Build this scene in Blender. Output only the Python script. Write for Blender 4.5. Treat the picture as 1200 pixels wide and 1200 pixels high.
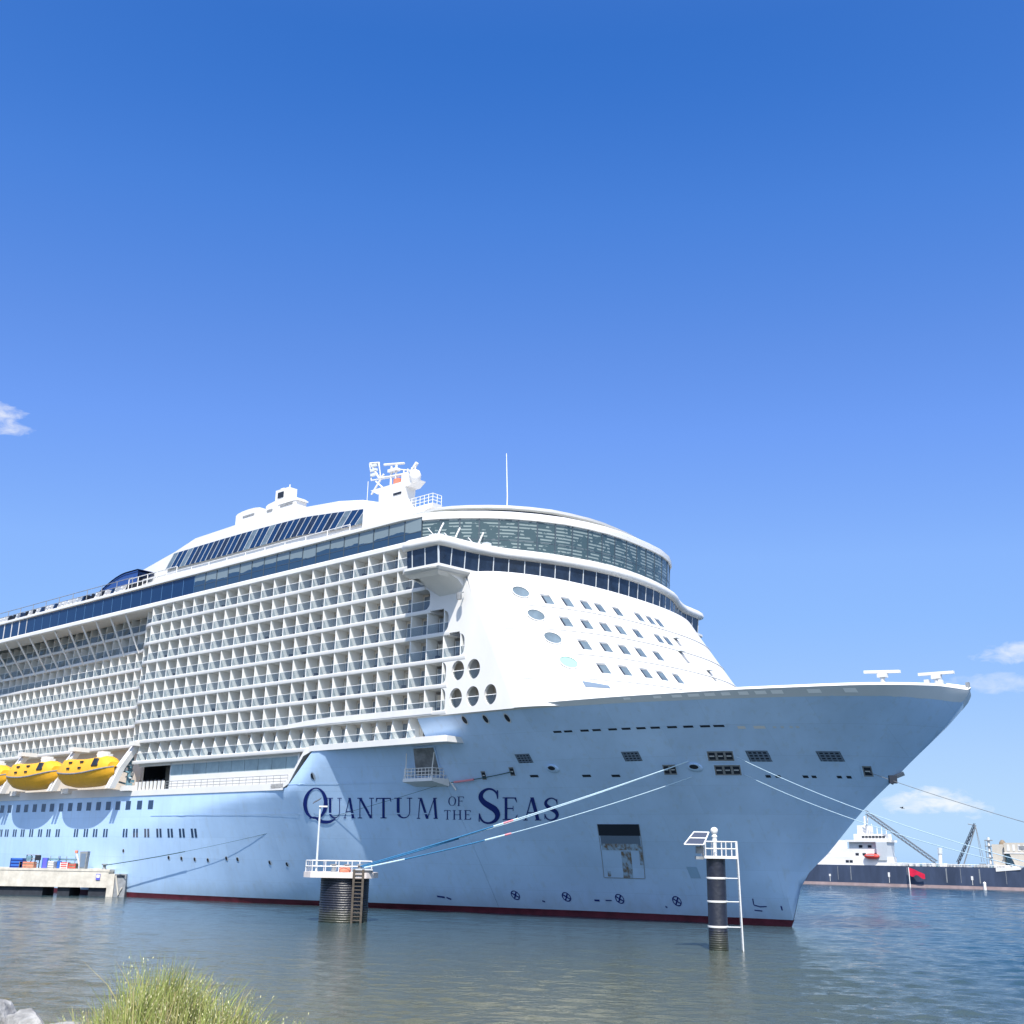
import bpy, math, random
from mathutils import Vector, Matrix
random.seed(7)
C = bpy.context.scene
for o in list(bpy.data.objects): bpy.data.objects.remove(o)
R = math.radians

# ------------------------------------------------------------------ camera, sky, sun, exposure
cam = bpy.data.cameras.new('camera'); camo = bpy.data.objects.new('camera', cam)
C.collection.objects.link(camo)
cam.sensor_width = 36; cam.lens = 39.0; cam.clip_end = 30000; cam.clip_start = .1
PIT = R(17.292); ROL = math.atan(.018)
ex = Vector((1, 0, 0)); fw0 = Vector((0, math.cos(PIT), math.sin(PIT))); up0 = Vector((0, -math.sin(PIT), math.cos(PIT)))
rt = ex*math.cos(ROL) + up0*math.sin(ROL); up = -ex*math.sin(ROL) + up0*math.cos(ROL)
M = Matrix.Identity(4)
for i in range(3): M[i][0] = rt[i]; M[i][1] = up[i]; M[i][2] = -fw0[i]
M[2][3] = 6.0
camo.matrix_world = M
C.camera = camo

SHIP_U = Vector((-.7484, .6633, 0)); SHIP_V = Vector((-.6633, -.7484, 0))
SHIP_O = Vector((28.0, 115.45, 0)); SHIP_ROT = math.atan2(.6633, -.7484)
sun_dir = (SHIP_U*-.9 + SHIP_V*1.0 + Vector((0, 0, 1.8))).normalized()
SUN_EL = math.asin(sun_dir.z); SUN_AZ = math.atan2(sun_dir.x, sun_dir.y)
sl = bpy.data.lights.new('sun', 'SUN'); sl.energy = 3.5; sl.angle = R(.53); sl.color = (1, .95, .87)
so = bpy.data.objects.new('sun', sl); C.collection.objects.link(so)
so.rotation_euler = (-sun_dir).to_track_quat('-Z', 'Y').to_euler()

W = bpy.data.worlds.new('World'); C.world = W; W.use_nodes = True
nt = W.node_tree; nd = nt.nodes; lk = nt.links; nd.clear()
wo = nd.new('ShaderNodeOutputWorld'); bg = nd.new('ShaderNodeBackground')
sky = nd.new('ShaderNodeTexSky'); sky.sky_type = 'NISHITA'; sky.sun_disc = False
sky.sun_elevation = SUN_EL; sky.sun_rotation = SUN_AZ
sky.air_density = 1.0; sky.dust_density = .25; sky.ozone_density = 3.0; sky.altitude = 0
bg.inputs[1].default_value = .1
tc = nd.new('ShaderNodeTexCoord')
def wmath(op, a, b=None, c=None, clamp=False):
    n = nd.new('ShaderNodeMath'); n.operation = op; n.use_clamp = clamp
    for i, x in enumerate((a, b, c)):
        if x is None: continue
        if isinstance(x, (int, float)): n.inputs[i].default_value = x
        else: lk.new(x, n.inputs[i])
    return n.outputs[0]
def wdot(vec):
    n = nd.new('ShaderNodeVectorMath'); n.operation = 'DOT_PRODUCT'
    lk.new(tc.outputs['Generated'], n.inputs[0]); n.inputs[1].default_value = vec
    return n.outputs['Value']
noi = nd.new('ShaderNodeTexNoise'); noi.inputs['Scale'].default_value = 55; noi.inputs['Detail'].default_value = 7
noi.inputs['Roughness'].default_value = .6; noi.inputs['Distortion'].default_value = .4
mp = nd.new('ShaderNodeMapping'); mp.inputs['Scale'].default_value = (1, 1, 2.2)
lk.new(tc.outputs['Generated'], mp.inputs[0]); lk.new(mp.outputs[0], noi.inputs['Vector'])
mask = None
# far clouds: azimuth, elevation, half-width, half-height (degrees), tilt, strength
for az, el, hw, hh, tilt, st in [(-27.9, 20.0, 3.0, 1.0, -.25, 1.0), (24.9, 9.65, 2.0, .55, .10, .8), (24.0, 8.2, 2.4, .55, -.03, .5),
                                 (20.9, 2.85, 1.9, .62, -.16, 1.15), (19.3, 2.7, 1.3, .5, 0, .8)]:
    a, e = R(az), R(el)
    t1 = Vector((math.cos(a), -math.sin(a), 0))
    t2 = Vector((-math.sin(a)*math.sin(e), -math.cos(a)*math.sin(e), math.cos(e)))
    c0 = Vector((math.sin(a)*math.cos(e), math.cos(a)*math.cos(e), math.sin(e)))
    x = wmath('MULTIPLY', wdot(t1), 1/R(hw)); y = wmath('MULTIPLY_ADD', x, -tilt*hw/hh, wmath('MULTIPLY', wdot(t2), 1/R(hh)))
    r2 = wmath('ADD', wmath('MULTIPLY', x, x), wmath('MULTIPLY', y, y))
    f = wmath('SUBTRACT', 1.0, r2)
    f = wmath('ADD', f, wmath('MULTIPLY', wmath('SUBTRACT', noi.outputs[0], .52), 3.2))
    f = wmath('MULTIPLY', f, .75*st, None, True)
    f = wmath('MULTIPLY', f, wmath('GREATER_THAN', wdot(c0), .5))
    mask = f if mask is None else wmath('MAXIMUM', mask, f)
# the sky's brightness (from the Nishita model) graded to the deep clear blue of the day
sep = nd.new('ShaderNodeSeparateColor'); lk.new(sky.outputs[0], sep.inputs[0])
ramp = nd.new('ShaderNodeValToRGB'); cr = ramp.color_ramp
lk.new(wmath('DIVIDE', sep.outputs[1], 8.0), ramp.inputs[0])
S2L = lambda c: tuple((x/255/12.92 if x < 11 else ((x/255+.055)/1.055)**2.4) for x in c)
STOPS = [(.10, (42, 98, 188)), (.168, (52, 113, 202)), (.2, (75, 131, 219)), (.25, (98, 147, 232)), (.295, (112, 160, 245)), (.41, (137, 183, 254)), (.5, (144, 190, 255)), (.81, (174, 211, 255)), (.96, (184, 219, 254))]
while len(cr.elements) < len(STOPS): cr.elements.new(.5)
for e_, (t_, c_) in zip(cr.elements, STOPS): e_.position = t_; e_.color = (*S2L(c_), 1)
gain = nd.new('ShaderNodeVectorMath'); gain.operation = 'SCALE'; lk.new(ramp.outputs[0], gain.inputs[0])
aur = wmath('POWER', wmath('MAXIMUM', wdot(sun_dir), 0.0), 2.0)   # added sky glow around the sun behind the camera, lifts the shaded hull
lk.new(wmath('MULTIPLY', wmath('MAXIMUM', wmath('DIVIDE', sep.outputs[1], 7.8), 1.0), 5.0), gain.inputs['Scale'])
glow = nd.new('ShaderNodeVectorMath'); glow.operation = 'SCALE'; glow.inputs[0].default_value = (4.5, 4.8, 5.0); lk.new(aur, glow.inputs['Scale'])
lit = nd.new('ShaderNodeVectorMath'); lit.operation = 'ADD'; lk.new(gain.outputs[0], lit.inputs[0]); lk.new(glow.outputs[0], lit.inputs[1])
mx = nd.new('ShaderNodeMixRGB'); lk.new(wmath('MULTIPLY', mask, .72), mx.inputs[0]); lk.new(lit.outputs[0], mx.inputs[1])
mx.inputs[2].default_value = (5.2, 5.2, 5.1, 1)
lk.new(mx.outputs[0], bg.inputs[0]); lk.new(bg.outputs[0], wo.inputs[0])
C.view_settings.view_transform = 'Standard'; C.view_settings.look = 'None'
C.view_settings.exposure = 1.0; C.view_settings.gamma = 1
C.render.engine = 'CYCLES'; C.cycles.use_denoising = True; C.cycles.max_bounces = 8; C.cycles.transparent_max_bounces = 12
C.cycles.sample_clamp_indirect = 6

# ------------------------------------------------------------------ materials
MATS = {}
def mat(name, col, rough=.5, spec=.5, noise=0, nscale=1.0, bump=0, metallic=0, nz=1.0, streak=0, coat=0):
    m = bpy.data.materials.new(name); m.use_nodes = True; MATS[name] = m
    t = m.node_tree; b = t.nodes['Principled BSDF']
    b.inputs['Base Color'].default_value = (*col, 1); b.inputs['Roughness'].default_value = rough
    b.inputs['Specular IOR Level'].default_value = spec; b.inputs['Metallic'].default_value = metallic
    b.inputs['Coat Weight'].default_value = coat
    if noise or bump:
        g = t.nodes.new('ShaderNodeTexCoord'); mpn = t.nodes.new('ShaderNodeMapping'); mpn.inputs['Scale'].default_value = (1, 1, nz)
        n = t.nodes.new('ShaderNodeTexNoise'); n.inputs['Scale'].default_value = nscale; n.inputs['Detail'].default_value = 6
        n.inputs['Roughness'].default_value = .62
        t.links.new(g.outputs['Object'], mpn.inputs[0]); t.links.new(mpn.outputs[0], n.inputs['Vector'])
        if noise:
            rp = t.nodes.new('ShaderNodeMapRange'); rp.inputs[1].default_value = .3; rp.inputs[2].default_value = .7
            rp.inputs[3].default_value = 1-noise; rp.inputs[4].default_value = 1+noise
            mm = t.nodes.new('ShaderNodeVectorMath'); mm.operation = 'SCALE'; mm.inputs[0].default_value = col
            t.links.new(n.outputs[0], rp.inputs[0]); t.links.new(rp.outputs[0], mm.inputs['Scale']); t.links.new(mm.outputs[0], b.inputs['Base Color'])
        if bump:
            bp = t.nodes.new('ShaderNodeBump'); bp.inputs['Strength'].default_value = bump; bp.inputs['Distance'].default_value = .05
            t.links.new(n.outputs[0], bp.inputs['Height']); t.links.new(bp.outputs[0], b.inputs['Normal'])
    return m
white = mat('white paint', (.66, .65, .63), .4, .4, .05, .35, 0, nz=.3)
cream = mat('cream balcony paint', (.60, .545, .48), .5, .3, .05, .5)
fin = mat('partition paint', (.78, .78, .75), .45, .35)
greyw = mat('grey white paint', (.55, .58, .60), .45, .4, .05, .6)
blue = mat('pale blue hull paint', (.455, .63, .86), .27, .6)
def wear(m, col):
    t = m.node_tree; b = t.nodes['Principled BSDF']; L = t.links
    def N(k, **a):
        n = t.nodes.new(k)
        for q, v in a.items(): setattr(n, q, v)
        return n
    g = N('ShaderNodeTexCoord'); sp = N('ShaderNodeSeparateXYZ'); L.new(g.outputs['Object'], sp.inputs[0])
    def mth(op, *xs, clamp=False):
        n = N('ShaderNodeMath', operation=op); n.use_clamp = clamp
        for i, k in enumerate(xs):
            if isinstance(k, (int, float)): n.inputs[i].default_value = k
            else: L.new(k, n.inputs[i])
        return n.outputs[0]
    def noise(scale, sc, det=5):
        mp = N('ShaderNodeMapping'); mp.inputs['Scale'].default_value = sc; L.new(g.outputs['Object'], mp.inputs[0])
        n = N('ShaderNodeTexNoise'); n.inputs['Scale'].default_value = scale; n.inputs['Detail'].default_value = det; n.inputs['Roughness'].default_value = .6; L.new(mp.outputs[0], n.inputs['Vector']); return n.outputs[0]
    cx = N('ShaderNodeCombineXYZ'); L.new(sp.outputs[0], cx.inputs[0]); L.new(sp.outputs[2], cx.inputs[1])
    br = N('ShaderNodeTexBrick'); L.new(cx.outputs[0], br.inputs['Vector']); br.inputs['Scale'].default_value = 1; br.inputs['Brick Width'].default_value = 9.0; br.inputs['Row Height'].default_value = 2.6
    br.inputs['Mortar Size'].default_value = .022; br.inputs['Mortar Smooth'].default_value = .4; br.inputs['Color1'].default_value = (1, 1, 1, 1); br.inputs['Color2'].default_value = (.93, .94, .95, 1); br.inputs['Mortar'].default_value = (.86, .87, .88, 1)
    blot = N('ShaderNodeMapRange'); L.new(noise(.22, (1, 1, .5)), blot.inputs[0]); blot.inputs[1].default_value = .3; blot.inputs[2].default_value = .7; blot.inputs[3].default_value = .91; blot.inputs[4].default_value = 1.06
    stk = N('ShaderNodeMapRange'); L.new(noise(1.5, (1, 1, .07), 4), stk.inputs[0]); stk.inputs[1].default_value = .55; stk.inputs[2].default_value = .78; stk.inputs[3].default_value = 0; stk.inputs[4].default_value = .34
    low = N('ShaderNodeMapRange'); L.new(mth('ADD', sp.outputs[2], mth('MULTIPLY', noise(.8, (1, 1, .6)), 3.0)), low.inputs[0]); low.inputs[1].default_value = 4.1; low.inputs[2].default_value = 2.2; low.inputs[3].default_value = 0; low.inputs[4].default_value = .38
    c1 = N('ShaderNodeVectorMath', operation='SCALE'); c1.inputs[0].default_value = col; L.new(blot.outputs[0], c1.inputs['Scale'])
    c2 = N('ShaderNodeVectorMath', operation='MULTIPLY'); L.new(c1.outputs[0], c2.inputs[0]); L.new(br.outputs[0], c2.inputs[1])
    m1 = N('ShaderNodeMixRGB'); L.new(stk.outputs[0], m1.inputs[0]); L.new(c2.outputs[0], m1.inputs[1]); m1.inputs[2].default_value = (.36, .42, .46, 1)
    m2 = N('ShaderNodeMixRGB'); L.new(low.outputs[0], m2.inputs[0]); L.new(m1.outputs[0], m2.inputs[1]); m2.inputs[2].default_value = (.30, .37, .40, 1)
    L.new(m2.outputs[0], b.inputs['Base Color'])
    bp = N('ShaderNodeBump'); bp.inputs['Strength'].default_value = .25; bp.inputs['Distance'].default_value = .05; L.new(mth('ADD', br.outputs['Fac'], mth('MULTIPLY', noise(.35, (1, 1, 1), 3), 1.6)), bp.inputs['Height']); L.new(bp.outputs[0], b.inputs['Normal'])
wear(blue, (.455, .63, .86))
red = mat('antifouling red', (.09, .016, .026), .6, .3, .35, .7)
navy = mat('navy lettering', (.008, .022, .16), .5, .3)
dark = mat('dark opening', (.016, .022, .035), .6, .3)
hullglass = mat('hull window glass', (.02, .045, .10), .12, .6)
glassb = mat('blue tinted glass', (.006, .028, .085), .06, .35)
glassd = mat('dark bridge glass', (.012, .022, .045), .07, .5, .5, .9)
doorg = mat('balcony door glass', (.18, .21, .24), .12, .6, .35, .5)
grate = mat('grey louvers', (.13, .18, .25), .6, .3)
steel = mat('galvanised steel', (.5, .52, .54), .45, .5, .1, 3)
greyst = mat('weathered grey steel', (.22, .23, .24), .6, .4, .25, 2)
teal = mat('teal machinery', (.12, .22, .27), .5, .4, .3, 2)
yellow = mat('lifeboat yellow', (.74, .375, .025), .5, .3, .08, 1.2)
rust = mat('rust stain', (.22, .17, .12), .8, .2, .4, 1.5)
def stained():
    m = bpy.data.materials.new('rust streaked paint'); m.use_nodes = True; t = m.node_tree; b = t.nodes['Principled BSDF']
    g = t.nodes.new('ShaderNodeTexCoord'); mp = t.nodes.new('ShaderNodeMapping'); mp.inputs['Scale'].default_value = (1, 1, .3)
    n = t.nodes.new('ShaderNodeTexNoise'); n.inputs['Scale'].default_value = 2.2; n.inputs['Detail'].default_value = 6
    r = t.nodes.new('ShaderNodeValToRGB'); r.color_ramp.elements[0].position = .44; r.color_ramp.elements[1].position = .62
    r.color_ramp.elements[0].color = (.30, .42, .55, 1); r.color_ramp.elements[1].color = (.16, .12, .08, 1)
    t.links.new(g.outputs['Object'], mp.inputs[0]); t.links.new(mp.outputs[0], n.inputs['Vector']); t.links.new(n.outputs[0], r.inputs[0]); t.links.new(r.outputs[0], b.inputs['Base Color']); b.inputs['Roughness'].default_value = .7
    return m
stain = stained()
bulwm = mat('bulwark paint', (.60, .63, .65), .5, .3, .03, .5)
palegl = mat('pale cabin window glass', (.11, .15, .18), .1, .6, .3, .8)
freem = mat('painted sunlit port', (.9, .9, .9), .4, .4)  # white stands for sunlit structure seen through the ports
conc = mat('pale concrete', (.53, .49, .42), .85, .2, .2, .9, .2)
concp = mat('pinkish concrete cap', (.60, .54, .51), .85, .2, .1, 1.5, .2)
pile = mat('dark wrapped pile', (.012, .014, .024), .4, .5)
def tide(m, col):
    t = m.node_tree; b = t.nodes['Principled BSDF']; g = t.nodes.new('ShaderNodeTexCoord'); sp = t.nodes.new('ShaderNodeSeparateXYZ'); n = t.nodes.new('ShaderNodeTexNoise'); n.inputs['Scale'].default_value = 2.6; n.inputs['Detail'].default_value = 6
    t.links.new(g.outputs['Object'], sp.inputs[0]); t.links.new(g.outputs['Object'], n.inputs['Vector'])
    a = t.nodes.new('ShaderNodeMath'); a.operation = 'MULTIPLY_ADD'; t.links.new(n.outputs[0], a.inputs[0]); a.inputs[1].default_value = 1.6; t.links.new(sp.outputs[2], a.inputs[2])
    r = t.nodes.new('ShaderNodeValToRGB'); e = r.color_ramp.elements; e[0].position = .2; e[0].color = (.028, .032, .02, 1); e[1].position = .42; e[1].color = (*col, 1)
    x = e.new(.34); x.color = (.04, .042, .038, 1)
    d = t.nodes.new('ShaderNodeMath'); d.operation = 'DIVIDE'; t.links.new(a.outputs[0], d.inputs[0]); d.inputs[1].default_value = 5
    t.links.new(d.outputs[0], r.inputs[0]); t.links.new(r.outputs[0], b.inputs['Base Color'])
    q = t.nodes.new('ShaderNodeBump'); q.inputs['Strength'].default_value = .6; q.inputs['Distance'].default_value = .08; t.links.new(n.outputs[0], q.inputs['Height']); t.links.new(q.outputs[0], b.inputs['Normal'])
tide(pile, (.012, .014, .024))
rope = mat('pale mooring rope', (.44, .58, .66), .8, .2, .15, 6)
ropeb = mat('blue mooring rope', (.03, .13, .26), .8, .2, .2, 6)
ropep = mat('pink rope sleeve', (.62, .24, .28), .8, .2, .1, 5)
ropeg = mat('dark green rope', (.035, .08, .09), .8, .2)
navyhull = mat('haze tinted navy hull', (.045, .062, .105), .6, .3, .3, .25, 0, nz=.3)  # navy with the distance haze mixed into its colour
pinkboot = mat('faded pink boot top', (.36, .27, .26), .7, .2, .2, .4)
tanw = mat('tanker white paint', (.72, .70, .67), .6, .3, .08, .5)
beige = mat('beige cladding', (.55, .50, .42), .7, .3, .1, .5)
bootred = mat('small boat red', (.62, .06, .05), .5, .4)
flagred = mat('red flag cloth', (.62, .02, .06), .7, .2, .15, 1)
panelm = mat('solar cells', (.05, .06, .09), .2, .6)
rockm = mat('pale limestone', (.29, .285, .275), .95, .1, .5, 7, 1)
cranem = mat('dark crane steel', (.07, .08, .10), .6, .3)
dry = mat('dry straw stems', (.34, .29, .14), .8, .2, .4, 9)
brown = mat('dark timber ladder', (.09, .075, .06), .7, .2, .3, 3)
soil = mat('pale gravel bank', (.36, .34, .30), .95, .1, .3, 2, .4)
stalk = mat('green grass blades', (.235, .275, .075), .65, .3, .5, 9)
seed = mat('pale seed heads', (.52, .50, .29), .7, .2, .3, 20)
bluebox = mat('blue plastic', (.03, .12, .45), .5, .4)
violet = mat('violet board', (.10, .10, .46), .5, .4)
orange = mat('salmon orange plastic', (.62, .22, .14), .6, .3, .3, 2)
deckm = mat('foredeck coating', (.42, .46, .44), .7, .2, .06, .5)
blued = mat('deep blue canopy', (.02, .06, .22), .3, .5)
birdm = mat('dark bird plumage', (.06, .06, .065), .8, .2)
for m in (stalk,):
    m.node_tree.nodes['Principled BSDF'].inputs['Subsurface Weight'].default_value = 0

def railglass():
    m = bpy.data.materials.new('railing glass'); m.use_nodes = True; t = m.node_tree; t.nodes.clear()
    o = t.nodes.new('ShaderNodeOutputMaterial'); a = t.nodes.new('ShaderNodeBsdfTransparent'); g = t.nodes.new('ShaderNodeBsdfGlossy')
    a.inputs[0].default_value = (.76, .80, .825, 1); g.inputs['Roughness'].default_value = .03
    mx = t.nodes.new('ShaderNodeMixShader')
    mx.inputs[0].default_value = .06; t.links.new(a.outputs[0], mx.inputs[1]); t.links.new(g.outputs[0], mx.inputs[2]); t.links.new(mx.outputs[0], o.inputs[0])
    return m
rglass = railglass()
def solglass():
    # curtain glass; colour pattern stands for blinds, interior views and reflections
    m = bpy.data.materials.new('green lounge glass'); m.use_nodes = True; t = m.node_tree; b = t.nodes['Principled BSDF']
    g = t.nodes.new('ShaderNodeTexCoord'); s = t.nodes.new('ShaderNodeSeparateXYZ'); t.links.new(g.outputs['Object'], s.inputs[0])
    def mth(op, x, y=0):
        n = t.nodes.new('ShaderNodeMath'); n.operation = op
        for i, k in enumerate((x, y)):
            if isinstance(k, (int, float)): n.inputs[i].default_value = k
            else: t.links.new(k, n.inputs[i])
        return n.outputs[0]
    st = mth('GREATER_THAN', mth('FRACT', mth('MULTIPLY', s.outputs[2], 2.6)), .55)
    n = t.nodes.new('ShaderNodeTexNoise'); n.inputs['Scale'].default_value = .9; n.inputs['Detail'].default_value = 6; t.links.new(g.outputs['Object'], n.inputs['Vector'])
    k = mth('MULTIPLY', st, mth('GREATER_THAN', n.outputs[0], .47))
    mx = t.nodes.new('ShaderNodeMixRGB'); t.links.new(k, mx.inputs[0]); mx.inputs[1].default_value = (.04, .07, .078, 1); mx.inputs[2].default_value = (.20, .245, .24, 1)
    t.links.new(mx.outputs[0], b.inputs['Base Color']); b.inputs['Roughness'].default_value = .07; b.inputs['Specular IOR Level'].default_value = .7
    return m
solg = solglass()
def bandglass():
    # side curtain wall: forward half, pale upper pattern paints blinds, interior views and reflections
    m = bpy.data.materials.new('side lounge glass'); m.use_nodes = True; t = m.node_tree; b = t.nodes['Principled BSDF']
    g = t.nodes.new('ShaderNodeTexCoord'); s = t.nodes.new('ShaderNodeSeparateXYZ'); t.links.new(g.outputs['Object'], s.inputs[0])
    n = t.nodes.new('ShaderNodeTexNoise'); n.inputs['Scale'].default_value = .35; n.inputs['Detail'].default_value = 5; t.links.new(g.outputs['Object'], n.inputs['Vector'])
    ad = t.nodes.new('ShaderNodeMath'); ad.operation = 'MULTIPLY_ADD'; oi = t.nodes.new('ShaderNodeObjectInfo'); av = t.nodes.new('ShaderNodeMath'); av.operation = 'MULTIPLY_ADD'; t.links.new(oi.outputs['Random'], av.inputs[0]); av.inputs[1].default_value = .55; t.links.new(n.outputs[0], av.inputs[2]); t.links.new(av.outputs[0], ad.inputs[0]); ad.inputs[1].default_value = 1.1; t.links.new(s.outputs[2], ad.inputs[2])
    gt = t.nodes.new('ShaderNodeMath'); gt.operation = 'GREATER_THAN'; t.links.new(ad.outputs[0], gt.inputs[0]); gt.inputs[1].default_value = 42.75
    mx = t.nodes.new('ShaderNodeMixRGB'); t.links.new(gt.outputs[0], mx.inputs[0]); mx.inputs[1].default_value = (.02, .05, .095, 1); mx.inputs[2].default_value = (.17, .215, .23, 1)
    t.links.new(mx.outputs[0], b.inputs['Base Color']); b.inputs['Roughness'].default_value = .06; b.inputs['Specular IOR Level'].default_value = .7
    return m
bandg = bandglass()

# ------------------------------------------------------------------ mesh helpers
class MB:
    def __init__(s): s.v = []; s.f = []; s.m = []; s.ms = []
    def mi(s, m):
        if m not in s.ms: s.ms.append(m)
        return s.ms.index(m)
    def face(s, pts, m):
        n = len(s.v); s.v += [tuple(p) for p in pts]; s.f.append(tuple(range(n, n+len(pts)))); s.m.append(s.mi(m))
    def grid(s, rows, m, skip=None, closed=False):
        n = len(s.v); w = len(rows[0]); k = s.mi(m)
        for r in rows: s.v += [tuple(p) for p in r]
        for i in range(len(rows)-1):
            for j in range(w if closed else w-1):
                if skip and skip(i, j): continue
                j2 = (j+1) % w
                s.f.append((n+i*w+j, n+i*w+j2, n+(i+1)*w+j2, n+(i+1)*w+j)); s.m.append(k)
    def box(s, a, b, m):
        x0, y0, z0 = a; x1, y1, z1 = b
        s.hexa([(x0, y0, z0), (x1, y0, z0), (x1, y1, z0), (x0, y1, z0), (x0, y0, z1), (x1, y0, z1), (x1, y1, z1), (x0, y1, z1)], m)
    def hexa(s, p, m):
        n = len(s.v); s.v += [tuple(q) for q in p]; k = s.mi(m)
        for f in ((0, 3, 2, 1), (4, 5, 6, 7), (0, 1, 5, 4), (1, 2, 6, 5), (2, 3, 7, 6), (3, 0, 4, 7)):
            s.f.append(tuple(n+i for i in f)); s.m.append(k)
    def tube(s, pts, r, m, n=6, cap=True, r2=None):
        pts = [Vector(p) for p in pts]; rows = []
        for i, p in enumerate(pts):
            d = (pts[min(i+1, len(pts)-1)] - pts[max(i-1, 0)]).normalized()
            a = d.cross(Vector((0, 0, 1)) if abs(d.z) < .95 else Vector((1, 0, 0))).normalized(); b = d.cross(a)
            q = r if r2 is None else r+(r2-r)*i/(len(pts)-1)
            rows.append([p+(a*math.cos(2*math.pi*j/n)+b*math.sin(2*math.pi*j/n))*q for j in range(n)])
        s.grid(rows, m, closed=True)
        if cap: s.face(rows[0][::-1], m); s.face(rows[-1], m)
    def lathe(s, prof, c, m, n=24):
        rows = [[(c[0]+r*math.cos(2*math.pi*j/n), c[1]+r*math.sin(2*math.pi*j/n), z) for j in range(n)] for r, z in prof]
        s.grid(rows, m, closed=True); s.face(rows[0][::-1], m); s.face(rows[-1], m)
    def prism(s, poly, d, m):
        d = Vector(d); p = [Vector(q) for q in poly]; q = [a+d for a in p]
        s.face(p[::-1], m); s.face(q, m)
        for i in range(len(p)): s.face([p[i], p[(i+1) % len(p)], q[(i+1) % len(p)], q[i]], m)
    def build(s, name, parent=None, smooth=0, loc=None):
        me = bpy.data.meshes.new(name); me.from_pydata(s.v, [], s.f)
        for m in s.ms: me.materials.append(m)
        me.polygons.foreach_set('material_index', s.m); me.update()
        import bmesh
        bm = bmesh.new(); bm.from_mesh(me); bmesh.ops.remove_doubles(bm, verts=bm.verts, dist=1e-4)
        bmesh.ops.recalc_face_normals(bm, faces=bm.faces); bm.to_mesh(me); bm.free()
        if smooth:
            me.polygons.foreach_set('use_smooth', [True]*len(me.polygons)); me.set_sharp_from_angle(angle=R(smooth))
        o = bpy.data.objects.new(name, me); C.collection.objects.link(o); o.parent = parent
        if loc: o.location = loc
        return o
def empty(name, loc=(0, 0, 0), rz=0):
    o = bpy.data.objects.new(name, None); C.collection.objects.link(o); o.location = loc; o.rotation_euler = (0, 0, rz); o.empty_display_size = .5
    return o
def tag(o, label=None, cat=None, group=None, kind=None):
    if label: o['label'] = label
    if cat: o['category'] = cat
    if group: o['group'] = group
    if kind: o['kind'] = kind
    return o
def interp(x, xs, ys):
    if x <= xs[0]: return ys[0]
    for i in range(1, len(xs)):
        if x <= xs[i]: return ys[i-1]+(ys[i]-ys[i-1])*(x-xs[i-1])/(xs[i]-xs[i-1])
    return ys[-1]
def pchip(x, y):
    n = len(x); h = [x[i+1]-x[i] for i in range(n-1)]; d = [(y[i+1]-y[i])/h[i] for i in range(n-1)]; m = [0]*n
    for i in range(1, n-1):
        if d[i-1]*d[i] > 0:
            w1 = 2*h[i]+h[i-1]; w2 = h[i]+2*h[i-1]; m[i] = (w1+w2)/(w1/d[i-1]+w2/d[i])
    m[0] = d[0]; m[-1] = d[-1]
    def f(t):
        t = min(max(t, x[0]), x[-1]); i = 0
        while i < n-2 and t > x[i+1]: i += 1
        s = (t-x[i])/h[i]
        return (1+2*s)*(1-s)**2*y[i]+s*(1-s)**2*h[i]*m[i]+s*s*(3-2*s)*y[i+1]+s*s*(s-1)*h[i]*m[i+1]
    return f
def lin(a, b, n): return [a+(b-a)*i/(n-1) for i in range(n)]

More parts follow.
